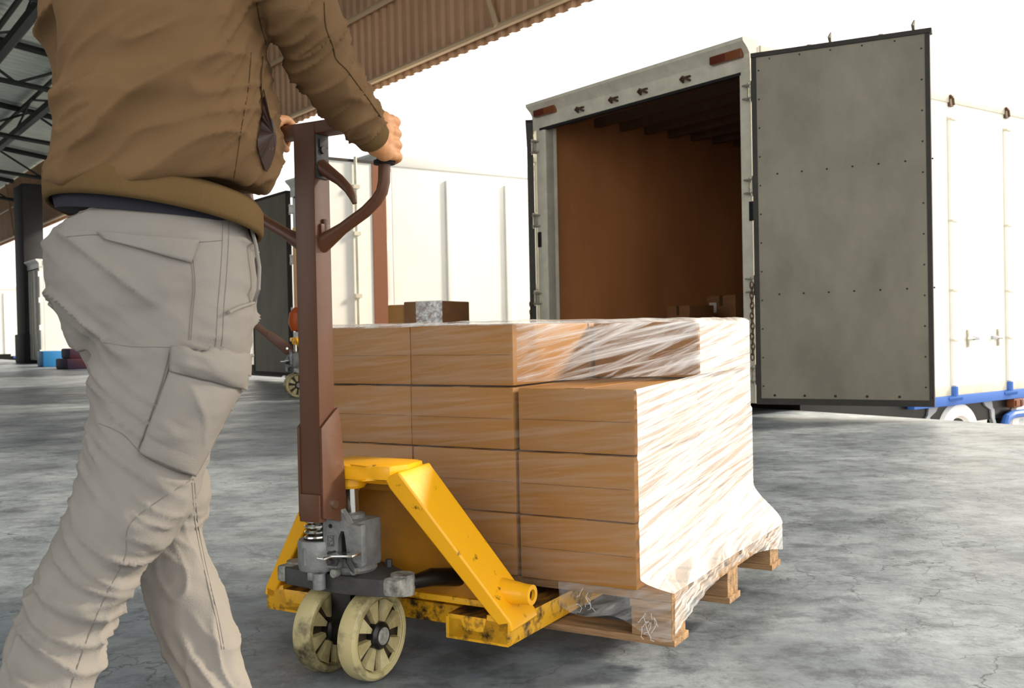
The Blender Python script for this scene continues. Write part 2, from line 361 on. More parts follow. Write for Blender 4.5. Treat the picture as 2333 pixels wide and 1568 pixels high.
# ------------------------------------------------------------------ trailers
def make_trailer(name, label, x0, Wd=2.95, H=3.12, length=8.5, door_r=None, door_l=None, rich=False, group=None, closed_rear=False, paint='white', gap_dark=False):
    """door_r / door_l: (hinge angle in degrees from +x, width) of the opened leaf"""
    t = empty(name, DM @ Vector((x0, 0, 0)), DR, label, 'trailer', group)
    zb, th = .1, .1
    P = M[paint]
    MB().box((th, .1, zb), (Wd - th, length, zb + .08)).build('cargo_floor', M['ply'], t, 0)
    for sx, nm in ((0, 'side_wall'), (Wd - th, 'side_wall')):
        mb = MB(); mb.box((sx, .1, zb), (sx + th, length, H - .06))
        o = mb.build(nm, [P, M['ply']], t, 0)
        for p in o.data.polygons:
            if (sx == 0 and p.normal.x > .5) or (sx > 0 and p.normal.x < -.5): p.material_index = 1
    MB().box((th, length - .1, zb + .08), (Wd - th, length, H - .06)).build('front_wall', M['ply'], t, 0)
    # roof with inner ribs
    mb = MB(); mb.box((0, .1, H - .06), (Wd, length, H))
    mb.build('roof', [P], t, 0)
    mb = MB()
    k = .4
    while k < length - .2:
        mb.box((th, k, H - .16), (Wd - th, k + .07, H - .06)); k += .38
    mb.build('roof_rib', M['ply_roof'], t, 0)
    # rear frame: posts and the coved header
    pw = .115
    F = M['cream'] if rich else P
    for nm, xa, xb in (('rear_post', 0.06, 0.06 + pw + .03), ('rear_post', Wd - pw, Wd)):
        mb = MB(); mb.box((xa, 0, zb), (xb, .12, H - .2), .006)
        q = xb - .03 if xa < 1 else xa
        mb.box((q, .012, zb), (q + .03, .16, H - .25), .004)
        mb.build(nm, F, t)
    if True:
        prof = [(.1, H - .25), (0, H - .25), (-.005, H - .11), (-.03, H - .07), (-.085, H - .02), (-.09, H + .01), (-.06, H + .015), (.1, H + .01)]
        mb = MB(); mb.prism(prof, 'x', 0, Wd, 0); mb.build('header', F, t, 25)
        mb = MB(); mb.box((.12, -.004, H - .275), (Wd - .1, .05, H - .25)); mb.build('header_gasket', M['gasket'], t, 0)
    if rich:
        for xa, nm in ((.08, 'marker_light'), (Wd - .4, 'marker_light')):
            r = MB().box((xa, -.045, H - .135), (xa + .34, 0, H - .06), .01).build(nm, M['lamp_amber'], t)
            tag(r, 'dull amber and red marker light on the header')
            MB().box((xa + (.0 if xa < 1 else .0), -.05, H - .13), (xa + .17, -.044, H - .065), .002).build('lens', M['lamp_red'], r)
        for xk in (.8, 1.3, 1.7, 2.24):
            mb = MB(); mb.box((xk - .05, -.02, H - .17), (xk + .05, 0, H - .155)); mb.tube([(xk - .04, -.005, H - .2), (xk - .035, -.05, H - .18), (xk, -.06, H - .165), (xk + .03, -.045, H - .185), (xk + .045, -.005, H - .2)], .011, 6)
            mb.tube([(xk - .01, -.03, H - .165), (xk + .01, -.06, H - .21)], .009, 6)
            mb.build('lock_keeper', M['rust'], t)
    # chassis rail, side rail
    MB().box((Wd - .06, 2.3, -.1), (Wd + .02, length, .0), .008).build('chassis_rail', M['blue'], t)
    MB().box((.0, .3, -.1), (.07, length, .0), .008).build('chassis_rail', M['blue'], t)
    MB().box((.1, .66, -.3), (Wd - .06, length, .09)).build('underframe', M['blacksteel'], t, 0)
    MB().box((Wd - .02, 2.2, .0), (Wd + .012, length, .1), .004).build('side_rail', F, t)
    MB().box((Wd - .02, .12, H - .17), (Wd + .015, length, H - .03), .006).build('top_rail', F, t)
    # side posts with sleeves
    ys = [1.0, 2.0, 3.03, 4.12, 5.2, 6.3, 7.4]
    for y in ys:
        mb = MB(); mb.box((Wd, y - .05, .1), (Wd + .035, y + .05, H - .3), .008)
        p = mb.build('side_post', P, t)
        if rich and y > 2:
            for z in (.55, 1.05, 1.75, H - .35): MB().box((Wd, y - .055, z), (Wd + .05, y + .055, z + .022), .003).build('collar', M['cream'], p)
            mb = MB(); mb.tube([(Wd + .02, y - .02, H - .1), (Wd + .05, y - .02, H - .14), (Wd + .045, y, H - .2)], .014, 6); mb.box((Wd, y - .035, H - .21), (Wd + .025, y + .035, H - .1)); mb.build('hook', M['rust'], p)
            mb = MB(); mb.cyl((Wd + .02, y - .02, .09), (Wd + .02, y - .02, -.02), .04, n=10); mb.cyl((Wd + .0, y - .11, -.03), (Wd + .06, y + .04, -.02), .03, n=10); mb.build('corner_lock', M['blue'], p)
    if rich:
        for yh, s in ((3.3, 1), (3.9, -1)):
            mb = MB(); mb.box((Wd, yh - .012, .48), (Wd + .02, yh + .012, .66), .003); mb.tube([(Wd + .03, yh - .04 * s, .565), (Wd + .035, yh + .07 * s, .57)], .012, 8)
            o = mb.build('side_latch', M['zinc'], t)
            MB().box((Wd + .02, min(yh + .07 * s, yh + .17 * s), .55), (Wd + .045, max(yh + .07 * s, yh + .17 * s), .59), .004).build('grip', M['brace'], o)
    # wheels beyond the dock edge
    for sx, ax in ((Wd - .3, 1), (.3, -1)):
        for wy in (3.19,) + ((4.6,) if length > 7 else ()):
            r = .41; c = (sx, wy, -.55 if not rich else -.47)
            mb = MB(); mb.lathe([(r * .62, 0), (r * .95, .0), (r, .04), (r, .2), (r * .95, .24), (r * .62, .24)], (c[0] - (0.0 if ax > 0 else .24) , c[1], c[2]), (1, 0, 0), 40)
            wl = mb.build('wheel', M['tyre'], t)
            xo = c[0] + (.245 if ax > 0 else -.245)
            mb = MB(); mb.lathe([(r * .97, -.01 * ax), (r * .9, .03 * ax), (r * .62, .035 * ax), (r * .58, -.0 * ax), (r * .3, -.05 * ax), (r * .12, .0), (0, .01 * ax)], (xo, c[1], c[2]), (1, 0, 0), 40)
            o = mb.build('wheel_disc', M['white'], wl)
        for yy, s in ((2.72, -1), (3.78, 1)):
            mb = MB(); mb.prism([(yy - .1 * s, -.1), (yy + .07 * s, -.1), (yy + .09 * s, -.18), (yy + .12 * s, -.2), (yy + .13 * s, -.3), (yy + .3 * s, -.62), (yy + .26 * s, -.62), (yy + .06 * s, -.28), (yy + .05 * s, -.2), (yy - .06 * s, -.15)], 'x', sx + .22 * ax, sx + .26 * ax)
            mb.build('mudguard_bracket', M['brace'], t, 0)
    if rich:
        mb = MB(); mb.box((Wd - .25, 4.2, -.2), (Wd + .02, 4.38, -.1), .01); mb.box((Wd + .02, 4.22, -.18), (Wd + .035, 4.3, -.12)); mb.build('side_lamp', M['lamp_amber'], t)
        MB().box((Wd + .02, 4.31, -.185), (Wd + .04, 4.37, -.115), .004).build('side_lamp', M['lamp_red'], t)
        mb = MB(); mb.tube([(Wd + .0, 4.02, -1.0), (Wd, 4.02, -.38), (Wd, 4.08, -.3), (Wd, 4.2, -.27), (Wd, 4.9, -.27)], .045, 10); mb.build('side_guard', M['blue'], t)
    # doors
    def leaf(hx, ang, wd, sgn, nm):
        """leaf local frame: x away from hinge, y towards inner face side (sgn), z up"""
        A = Matrix.Translation((hx, -.03, 0)) @ Matrix.Rotation(math.radians(ang), 4, 'Z')
        zt = H - .14; z0 = zb + .0; tk = .055
        mb = MB(A); mb.box((0.03, -tk / 2, z0 + .04), (wd - .03, tk / 2, zt - .03))
        o = mb.build(nm, [P, M['door_in']], t, 0)
        inner = (A.to_3x3() @ Vector((0, sgn, 0)))
        for p in o.data.polygons:
            if p.normal.dot(inner) > .7: p.material_index = 1
        mb = MB(A); e = tk / 2 + .006
        mb.box((0, -e, z0), (.04, e, zt)); mb.box((wd - .035, -e, z0), (wd, e, zt)); mb.box((.04, -e, z0), (wd - .035, e, z0 + .05)); mb.box((-.0, -e - .012, zt - .035), (wd + .015, e + .012, zt))
        mb.build('edge_frame', M['door_frame'], o, 0)
        if gap_dark and ang == 270: MB(A).box((.0, -tk / 2 - .012, z0), (.2, tk / 2 + .012, zt)).build('gap_strip', M['gap_dark'], o, 0)  # strip painted in for the dark gap between door and body
        if rich:
            mb = MB(A)
            ky = e + .0
            for z in (1.0, 1.98):
                for i in range(7): mb.ball((.2 + i * .195, sgn * (tk / 2 + .002), z + i * .002), .008, 4)
            for i in range(12): 
                mb.ball((.06, sgn * (tk / 2 + .002), .25 + i * .235), .007, 4); mb.ball((wd - .06, sgn * (tk / 2 + .002), .25 + i * .235), .007, 4)
            for i in range(6): mb.ball((.15 + i * .24, sgn * (tk / 2 + .002), zt - .06), .007, 4); mb.ball((.15 + i * .24, sgn * (tk / 2 + .002), z0 + .075), .011, 4)
            mb.build('rivet', M['door_frame'], o)['kind'] = 'stuff'
            for k in (.62, 1.24):
                if k < wd:
                    mb = MB(A); mb.tube([(k, -sgn * .04, zt - .06), (k, -sgn * .03, zt + .02), (k, -sgn * .0, zt + .05), (k + .012, 0, zt + .085)], [.012, .012, .016, .008], 8)
                    mb.build('bolt_hook', M['zinc'], o)
        if not rich or True:
            for k in (.45, 1.0):
                mb = MB(A); mb.tube([(k, -sgn * .06, z0 + .05), (k, -sgn * .06, zt + .03)], .022, 8)
                for z in (.5, 1.2, 2.0, 2.6): mb.box((k - .045, -sgn * .06 - .03, z), (k + .045, -sgn * .06 + .03, z + .05))
                mb.build('lock_bar', M['cream'], o)
        mb = MB(A)
        return o
    if door_r: leaf(Wd + .045, door_r[0], door_r[1], door_r[2], 'door')
    if door_l: leaf(-.03 + .02, door_l[0], door_l[1], door_l[2], 'door')
    # hinges along both rear corners
    for hx, s in ((Wd, 1), (.06, -1)):
        for z in (.28, 1.02, 1.84, 2.62):
            mb = MB()
            for dz in (0, .11): mb.box((min(hx - .05 * s, hx + .045 * s), -.05, z + dz), (max(hx - .05 * s, hx + .045 * s), .0, z + dz + .014), .003)
            mb.box((min(hx, hx + .012 * s), -.04, z - .01), (max(hx, hx + .012 * s), 0.02, z + .135))
            mb.cyl((hx + .03 * s, -.035, z - .02), (hx + .03 * s, -.035, z + .145), .012, n=8)
            mb.build('hinge', M['zinc'] if rich else P, t)
    if rich:
        MB().box((Wd - .025, -.015, 1.62), (Wd + .02, 0, 1.78), .004).build('stop_pad', M['gasket'], t)
        MB().box((.07, -.015, 1.62), (.12, 0, 1.78), .004).build('stop_pad', M['gasket'], t)
    if closed_rear:
        for xa in (.15, Wd / 2 + .01): 
            o = MB().box((xa, .02, zb), (xa + Wd / 2 - .17, .08, H - .26), .006).build('door', P, t)
            for k in (.35, .95):
                mb = MB(); mb.tube([(xa + k, 0, zb + .05), (xa + k, 0, H - .3)], .022, 8); mb.box((xa + k - .2, -.02, 1.0), (xa + k, .0, 1.05)); mb.build('lock_bar', M['cream'], o)
    return t

truck = make_trailer('truck_trailer', 'open empty-looking box trailer at right with dark inner door swung wide', 0, door_r=(26, 1.36, -1), door_l=(142, 1.4, 1), rich=True)
# chains hanging by the hinges
def chain(hx, z1, z0, label):
    mb = MB(); n = int((z1 - z0) / .042); Q = Matrix.Rotation
    for i in range(n):
        z = z1 - i * .042; a = PI / 2 * (i % 2) + .5
        pts = []
        for k in range(13):
            q = 2 * PI * k / 12; r = Vector((math.cos(q) * .014, 0, math.sin(q) * .03))
            pts.append(Vector((hx + .004 * math.sin(i * 1.7), -.085, z)) + (Q(a, 3, 'Z') @ r))
        mb.tube(pts, .0052, 5, cap=False)
    o = mb.build('chain', M['rust'])
    o.matrix_world = DM.copy()
    return tag(o, label, 'chain')
chain(3.0, 1.08, .42, 'rusty chain hanging beside the big open dark trailer door')
chain(.02, 1.02, .45, 'rusty chain hanging at the left post of the open trailer')

N3 = make_trailer('parked_trailer', 'white trailer behind the carton load with one door swung towards the dock', -6.15, door_r=(270, 1.16, -1), door_l=(180, 1.45, 1), gap_dark=True)
make_trailer('parked_trailer', 'white trailer parked further left, mostly behind the walking person', -15.5, closed_rear=True)
make_trailer('parked_trailer', 'white trailer seen past the dark pillar and the trouser leg', -27, closed_rear=True)
make_trailer('parked_trailer', 'bright white trailer at the far left edge of the picture beyond the pillar', -44, closed_rear=True)

# cartons stored inside the open trailer
def carton_mesh(sx, sy, sz, bulge=.0):
    mb = MB(); mb.box((0, 0, 0), (sx, sy, sz), .003); return mb
def stored(x, y, z, sx, sy, sz, label, tapec=True, lab=False, rz=0):
    t = empty('carton', DM @ Vector((x, y, z)), DR + rz, label, 'box', 'cartons inside the open trailer')
    MB().box((0, 0, 0), (sx, sy, sz), .004).build('carton_body', M['carton2'], t)
    MB().box((sx * .44, -.0012, sz * .6), (sx * .56, sy + .0012, sz + .0015)).build('tape', M['jseam'], t, 0)
    if lab: MB().box((sx * .08, -.003, sz * .35), (sx * .08 + .11, -.0005, sz * .35 + .12)).build('paper_label', M['paper'], t, 0)
    return t
zf = .18
for i, (x, y, n, sx, h) in enumerate([(.2, 1.75, 3, .36, .27), (.14, 2.5, 3, .44, .31), (.66, 2.55, 3, .5, .28), (1.3, 2.6, 3, .42, .265), (1.8, 2.7, 3, .45, .28)]):
    for k in range(n):
        stored(x, y, zf + k * h, sx, .4, h - .003, 'brown carton inside the trailer, %s of the %s stack from the left wall' % (['bottom', 'middle', 'top'][k], ['first', 'second', 'third', 'fourth', 'fifth'][i]), lab=(i == 1 and k == 2))

# pallet of wrapped goods beyond the load, far left crates, small post
def far_stack():
    c = at(978, 700, 10.0); t = empty('wrapped_stack', (c.x, 10.05, 0), math.radians(-25), 'small wrapped stack of brown boxes standing far behind the carton load', 'pallet load')
    mb = MB()
    for x in (-.29, -.02, .25): mb.box((x - .05, -.3, 0), (x + .05, .3, .09))
    mb.box((-.34, -.3, .09), (.3, .3, .115)); mb.build('pallet_base', M['wood'], t, 0)
    mb = MB(); mb.box((-.12, -.3, .116), (.3, .28, 1.045), .012); mb.build('box_column', M['carton2'], t)
    mb = MB(); mb.box((-.32, -.27, .116), (-.125, .28, 1.02), .012); mb.build('box_column', M['carton'], t)
    mb = MB(); mb.box((.02, -.308, .12), (.31, -.302, 1.05), .002); mb.build('film', film_mat('far_film', .15, .75, (20, 20, 25), (.4, .7, .2)), t)
far_stack()
c = onz(117, 812, 0)
bp = dpl(118, 800, -.4)
o = MB(DM).box((bp.x - .35, -.7, 0), (bp.x + .35, -.2, .42), .03).build('blue_crate', mat('blue_plastic', (.15, .5, .75), .5)); tag(o, 'small blue plastic crate on the floor just right of the far pillar', 'crate')
rp = dpl(178, 802, -.4)
mb = MB(DM); mb.box((rp.x - .6, -.8, 0), (rp.x + .6, -.1, .25), .04); mb.box((rp.x - .45, -.7, .25), (rp.x + .4, -.2, .5), .05)
tag(mb.build('goods_heap', mat('dull_red_goods', (.35, .14, .16), .7, c2=(.15, .2, .35), vscale=2)), 'low dark red and blue goods lying on the dock between pillar and trouser leg', 'goods')
_q = dpl(682, 868, -.35); pp = DM @ Vector((_q.x, -.35, 0))
t = empty('marker_post', (pp.x, pp.y, 0), 0, 'slim orange and white post at the dock edge behind the far pallet truck', 'post')
MB().lathe([(.16, 0), (.16, .03), (.07, .05), (.07, .78), (0, .78)], (0, 0, 0), (0, 0, 1), 20).build('base', M['white'], t)
MB().lathe([(0, .78), (.1, .8), (.14, .92), (.12, 1.06), (.05, 1.14), (0, 1.14)], (0, 0, 0), (0, 0, 1), 20).build('ball', M['orange'], t)
MB().lathe([(.05, 1.14), (.05, 2.3), (0, 2.3)], (0, 0, 0), (0, 0, 1), 16).build('rod', mat('peach_post', (.95, .75, .55), .5), t)

# ------------------------------------------------------------------ pallet truck frame: x to its right, y towards the load, origin under the crossbar
JO = Vector((-.32, 2.323, 0)); JR = math.radians(-30)
JM = Matrix.Translation(JO) @ Matrix.Rotation(JR, 4, 'Z')
def jpt(x, y, z): return JM @ Vector((x, y, z))

# ---- wooden pallet, lifted on the forks
PX0, PX1, PY0, PY1 = -.489, .635, .215, 1.075
def make_pallet():
    t = empty('wooden_pallet', JM @ Vector((0, 0, .058)), JR, 'rough wooden pallet raised on the yellow forks under the wrapped cartons', 'pallet')
    n = 7; W = (PY1 - PY0); bw = .105; gap = (W - n * bw) / (n - 1)
    for i in range(n):
        y = PY0 + i * (bw + gap)
        MB().box((PX0, y, .097), (PX1, y + bw, .117), .003).build('deck_board', M['wood'], t)
    for x in (PX0, (PX0 + PX1) / 2 - .05, PX1 - .1):
        MB().box((x, PY0, .079), (x + .1, PY1, .097), .002).build('stringer_board', M['wood'], t)
        for y in (PY0 + .003, (PY0 + PY1) / 2 - .04, PY1 - .087):
            MB().box((x + .002, y, .016), (x + .098, y + .084, .079), .003).build('block', M['wood'], t)
    for y in (PY0, (PY0 + PY1) / 2 - .045, PY1 - .09):
        MB().box((PX0, y, 0), (PX1 + .004, y + .09, .016), .002).build('bottom_board', M['wood'], t)
    return t
make_pallet()

# ---- cartons
CX = [-.342, -.043, .262]; CWd = .296; CZ = [.1755, .3245, .4745, .6255]; CY = [.208, .625]; CDp = .412
def make_carton():
    t = empty('carton', (0, 0, 0), 0)
    mb = MB(); mb.box((0, 0, 0), (CWd, CDp, .1475), .006)
    mb.build('carton_body', M['carton'], t)
    tp = mat('clear_brown_tape', (.72, .5, .24), .25)
    mb = MB(); mb.box((CWd / 2 - .024, .004, .1472), (CWd / 2 + .024, CDp - .004, .1482)); mb.build('tape', tp, t, 0)
    mb = MB(); mb.box((.008, -.0006, .0735), (CWd - .008, .0, .0742)); mb.build('flap_edge', M['jseam'], t, 0)
    return t
cproto = make_carton(); first = True
rowsn = ['bottom', 'second', 'third', 'top']; coln = ['left', 'middle', 'right']
for k, z in enumerate(CZ):
    for i, x in enumerate(CX):
        for j, y in enumerate(CY):
            if k == 3 and i == 2 and j == 0: continue
            if j == 1 and i == 0 and k < 3: continue
            o = cproto if first else copy_tree(cproto); first = False
            jit = (random.uniform(-.002, .002), random.uniform(-.003, .003))
            o.location = jpt(x + jit[0], y + jit[1], z); o.rotation_euler = (0, 0, JR + random.uniform(-.004, .004))
            lab = 'wrapped brown carton, %s layer, %s column, %s' % (rowsn[k], coln[i], 'front row by the pallet truck' if j == 0 else 'back row')
            tag(o, lab, 'box', 'cartons of the wrapped load')

# ---- stretch film
def make_film():
    t = empty('stretch_film', JM @ Vector((0, 0, 0)), JR, 'clear stretch film wound round the carton load, white and streaky on its right side', 'plastic wrap')
    mats = [film_mat('film_front', .02, .10, (3, 3, 75), (0, math.radians(4), 0), 1, .15),
            film_mat('film_side', .33, .67, (3, 1.0, 105), (math.radians(-4.5), 0, 0), 3, .5),
            film_mat('film_top', .25, .5, (14, 5, 30), (.3, .3, .4), 7, .6),
            film_mat('film_notch', .04, .75, (2.2, 2.2, 60), (math.radians(-6), math.radians(9), 0), 4, .8)]
    # plan outline per height: front-left, front mid, notch, front-right, back-right, back-left
    def outline(z):
        xl, yf, xr, yb = -.347, .2035, .562, 1.05
        if z > .635: a, b = (.264, yf), (.566, .615)
        elif z > .622:
            s = (z - .622) / .013; a = (.264 + .0 * s, yf); b = (.564, .2035 + (.615 - .2035) * s)
        else: a, b = (.264, yf), (xr + .003, yf)
        fl = 0; fy = 0
        if z < .30:   # flares out to the pallet edge
            s = (.30 - z) / .125; s = min(1, max(0, s)); s = s * s * (3 - 2 * s)
            fl = (PX1 + .006 - .565) * s; fy = s
        if z < .52: xr += .004
        g = min(1, max(0, (.205 - z) / .027)); g = g * g
        out = [(xl - .142 * g, yf), (a[0], a[1] + .002 * g), (b[0] + (PX1 + .006 - .565) * g, b[1] + .006 * g), (xr + .003 + fl, yb + .03 * fy), (xl - .142 * g, yb + .03 * fy)]
        return out
    seg = [30, 24, 60, 60, 20]
    def ring(z):
        P = outline(z); pts = []; ids = []
        for i in range(5):
            a = Vector((*P[i], 0)); b = Vector((*P[(i + 1) % 5], 0)); n = seg[i]
            for k in range(n):
                s = k / n; p = a.lerp(b, s); nrm = (b - a).normalized().cross(Vector((0, 0, 1)))
                e = min(s, 1 - s) * 2
                amp = .0012 if i in (0, 1) else .0022
                if z < .3: amp = .0025
                q = noise.noise(Vector((p.x * 3, p.y * 4, z * 22 - p.y * 4))) * amp * min(1, e * 5) + noise.noise(Vector((p.x * 11, p.y * 5, z * 70 - p.y * 12))) * amp * .4
                lay = -.003 * math.exp(-min(abs(z - c) for c in (.3235, .4735, .6245)) ** 2 / .00002) if z < .63 else 0
                p = p + nrm * (q + lay + .001)
                pts.append((p.x, p.y)); ids.append(i)
        return pts, ids
    zs = []; z = .178
    while z < .772: zs.append(z); z += .0075
    for zc in (.622, .6285, .635): zs.append(zc)
    zs = sorted(zs)
    mb = MB(); R = []
    for z in zs:
        pts, ids = ring(z); R.append([(x, y, z + (noise.noise(Vector((x * 4, y * 4, 3))) * .003 if z > .76 else 0)) for x, y in pts])
    V = [[mb.v(p) for p in r] for r in R]; n = len(V[0])
    for a, b in zip(V, V[1:]):
        for k in range(n):
            f = mb.face([a[k], a[(k + 1) % n], b[(k + 1) % n], b[k]])
            f.material_index = 1 if ids[k] in (2, 3) else (3 if ids[k] == 1 and a[k].co.z > .63 else 0)
    # folded-over top
    top = V[-1]; cx = .11; cy = .62
    prev = top
    for s, dz in ((.985, .006), (.955, .0075), (.9, .006), (.8, .004)):
        cur = []
        for q in top:
            x, y = q.co.x, q.co.y
            nx, ny = cx + (x - cx) * s, cy + (y - cy) * s
            cur.append(mb.v((nx, ny, .7735 + dz + .003 * noise.noise(Vector((nx * 14, ny * 14, s * 3))))))
        for k in range(n):
            f = mb.face([prev[k], prev[(k + 1) % n], cur[(k + 1) % n], cur[k]]); f.material_index = 2
        prev = cur
    mb.build('film_sleeve', mats, t, 60)
    # skirt stretched over the pallet's right and back edge, its free lower edge bowed up between the blocks
    mb = MB(); rows = []
    ny = 70
    for r in range(13):
        s = r / 12; row = []
        for k in range(ny + 1):
            u = k / ny; y = PY0 - .004 + u * (PY1 - PY0 + .012)
            low = .083 + .052 * math.sin(PI * min(1, u * 1.02)) ** .8 + .02 * u
            z = .178 - s * (.178 - low)
            x = PX1 + .008 + .006 * noise.noise(Vector((0, y * 6, z * 60 + y * 25))) * (1 if .05 < u < .95 else .2) - .008 * math.sin(PI * u) * s
            row.append(mb.v((x, y, z)))
        rows.append(row)
    for a, b in zip(rows, rows[1:]):
        for k in range(ny): mb.face([a[k], a[k + 1], b[k + 1], b[k]])
    mb.build('film_skirt', [film_mat('film_skirt_mat', .12, .7, (2, 3, 110), (math.radians(-10), 0, 0), 9, 1.0)], t, 60)
    # thin loose film over the pallet opening at the front
    mb = MB(); rows = []
    for r in range(8):
        s = r / 7; row = []
        for k in range(31):
            u = k / 30; x = .36 + u * (PX1 - .36); low = .172 - (.05 + .045 * u + .012 * math.sin(u * 9)) 
            z = .178 - s * (.178 - low)
            row.append(mb.v((x, PY0 - .006 + .006 * noise.noise(Vector((x * 14, 2, z * 30 + x * 12))), z)))
        rows.append(row)
    for a, b in zip(rows, rows[1:]):
        for k in range(30): mb.face([a[k], a[k + 1], b[k + 1], b[k]])
    mb.build('film_flap', [film_mat('film_flap_mat', .06, .3, (8, 8, 60), (0, math.radians(14), 0), 2, .6)], t, 60)
    # little torn crumples
    for (x, z, n) in ((PX1 - .05, .13, 7), (.425, .15, 5)):
        mb = MB()
        for q in range(n):
            p = Vector((x + random.uniform(-.015, .015), PY0 - .012, z + random.uniform(-.02, .02)))
            pts = [p]
            for _ in range(5): p = p + Vector((random.uniform(-.008, .008), random.uniform(-.003, .002), random.uniform(-.014, .003))); pts.append(p)
            mb.tube(pts, .0005, 4)
        mb.build('torn_film', film_mat('torn_%d' % n, .8, .2, (9, 9, 9), (0, 0, 0)), t)
    return t
make_film()

# ---- hand pallet truck
def make_pallet_truck(name, label, loc, rz, tilt=0, scale=1, fine=True):
    t = empty(name, loc, rz, label, 'pallet truck', None, scale)
    Y, YW = M['yellow'], M['yellow_worn']
    py = -.105   # steering axis
    # --- steering wheels
    def wheel(xc):
        prof = [(.030, -.022), (.070, -.022), (.078, -.02), (.082, -.024), (.090, -.0245), (.096, -.019), (.098, -.008), (.098, .008), (.096, .019), (.090, .0245), (.082, .024), (.078, .02), (.076, .012)]
        wz = .098
        w_ = MB().lathe(prof, (xc, py, wz), (1, 0, 0), 56).build('steer_wheel', M['nylon_dirty'], t)
        o = MB().lathe([(.0, -.012), (.078, -.012), (.0785, .006), (.0, .006)], (xc, py, wz), (1, 0, 0), 48).build('wheel_web', M['recess'], w_)
        mb = MB()
        for side in (1, -1):
            for k in range(8):
                a = 2 * PI * k / 8 + .25; h0, h1 = .27, .2
                def P(r, aa, h): return (xc + side * h, py + r * math.cos(aa), wz + r * math.sin(aa))
                lo = [P(.030, a - h1 * .9, .004), P(.0775, a - h0, .004), P(.0775, a + h0, .004), P(.030, a + h1 * .9, .004)]
                hi = [P(.030, a - h1 * .8, .018), P(.0775, a - h0 * .8, .0195), P(.0775, a + h0 * .8, .0195), P(.030, a + h1 * .8, .018)]
                A = [mb.v(p) for p in lo]; B = [mb.v(p) for p in hi]
                mb.face(B)
                for q in range(4): mb.face([A[q], A[(q + 1) % 4], B[(q + 1) % 4], B[q]])
        mb.build('spokes', M['nylon'], w_, 20)
        MB().lathe([(.079, .0235), (.079, .010)], (xc, py, wz), (1, 0, 0), 48).build('rim_lip', M['nylon'], w_)
        MB().lathe([(0, -.026), (.026, -.026), (.03, -.02), (.03, .024), (.024, .03), (0, .03)], (xc, py, wz), (1, 0, 0), 28).build('hub', M['hubblack'], w_)
        MB().lathe([(.0, .034), (.014, .034), (.019, .031), (.019, .026), (.021, .026)], (xc, py, wz), (1, 0, 0), 24).build('axle_cap', M['worn_tip'], w_)
        return w_
    wheel(.063); wheel(-.062)
    MB().box((-.028, py - .03, .07), (.028, py + .03, .2), .006).cyl((-.06, py, .098), (.06, py, .098), .012).build('wheel_bracket', M['blacksteel'], t)
    # --- grey bearing plate with rounded ends
    prof = [(-.16, py - .035), (-.135, py - .055), (-.06, py - .06), (.0, py - .062), (.06, py - .06), (.125, py - .052), (.155, py - .035), (.165, py + .0), (.15, py + .03), (.1, py + .045), (.05, py + .085), (0, py + .1), (-.05, py + .085), (-.1, py + .045), (-.15, py + .03)]
    MB().prism(prof, 'z', .198, .236, .004).build('bearing_plate', M['plate'], t)
    for s in (1, -1):
        MB().cyl((s * .147, py - .0, .196), (s * .147, py, .24), .026, n=24).box((s * .147 - .022, py - .048, .2), (s * .147 + .022, py + .02, .237), .008).build('link_boss', M['worn_tip'], t)
    # --- pump body
    mb = MB()
    mb.lathe([(0, .236), (.052, .236), (.055, .242), (.05, .25), (0, .25)], (.012, py, 0), (0, 0, 1), 32)
    mb.box((-.03, py - .045, .245), (.062, py + .045, .352), .012)
    mb.lathe([(0, .352), (.03, .352), (.03, .36), (.02, .364), (0, .364)], (.012, py, 0), (0, 0, 1), 24)
    pb = mb.build('pump_body', M['cast'], t)
    tag(pb, 'grey cast pump body')
    TS = Matrix.Translation((.022, 0, 0))
    # side cheek with the slot, facing the handle
    ck = [(-.035, .252), (.004, .252), (.004, .30), (.0, .315), (-.01, .322), (.0, .335), (.012, .34), (.022, .33), (.022, .272), (.062, .262), (.062, .352), (.03, .35), (.012, .374), (-.002, .392), (-.02, .395), (-.035, .38)]
    MB(TS).prism([(-.04, .25), (.0, .25), (.0, .318), (.009, .336), (.02, .336), (.024, .32), (.024, .275), (.066, .262), (.066, .35), (.03, .348), (.016, .372), (.008, .388), (-.008, .396), (-.026, .388), (-.04, .36)], 'y', py - .062, py - .045, .0025).build('cheek', M['cast'], pb)
    MB(TS).prism([(.0, .27), (.024, .27), (.024, .32), (.02, .336), (.009, .336), (.0, .318)], 'y', py - .0475, py - .046).build('slot', M['gasket'], pb, 0)
    # cast cup on the left carrying the spring
    cu = (-.072, py - .035)
    mb = MB(TS).lathe([(0, .238), (.046, .24), (.049, .25), (.049, .3), (.046, .306), (.036, .306), (.034, .298), (0, .298)], (*cu, 0), (0, 0, 1), 32)
    mb.box((-.05, py - .055, .245), (-.02, py + .02, .3), .006); mb.cyl((cu[0] - .002, cu[1] - .046, .255), (cu[0] - .002, cu[1] - .046, .292), .006, n=8)
    mb.cyl((cu[0] + .03, cu[1] - .04, .206), (cu[0] + .03, cu[1] - .04, .24), .014, n=14); mb.box((cu[0] + .0, cu[1] - .045, .222), (cu[0] + .036, cu[1] - .02, .24), .003)
    mb.build('spring_cup', M['cast'], pb)
    hel = [(cu[0] + .03 * math.cos(a), cu[1] + .03 * math.sin(a), .302 + .052 * a / (2 * PI * 4.2)) for a in [i * .3 for i in range(int(2 * PI * 4.2 / .3) + 1)]]
    MB(TS).tube(hel, .0042, 8).build('spring', M['chrome'], pb)
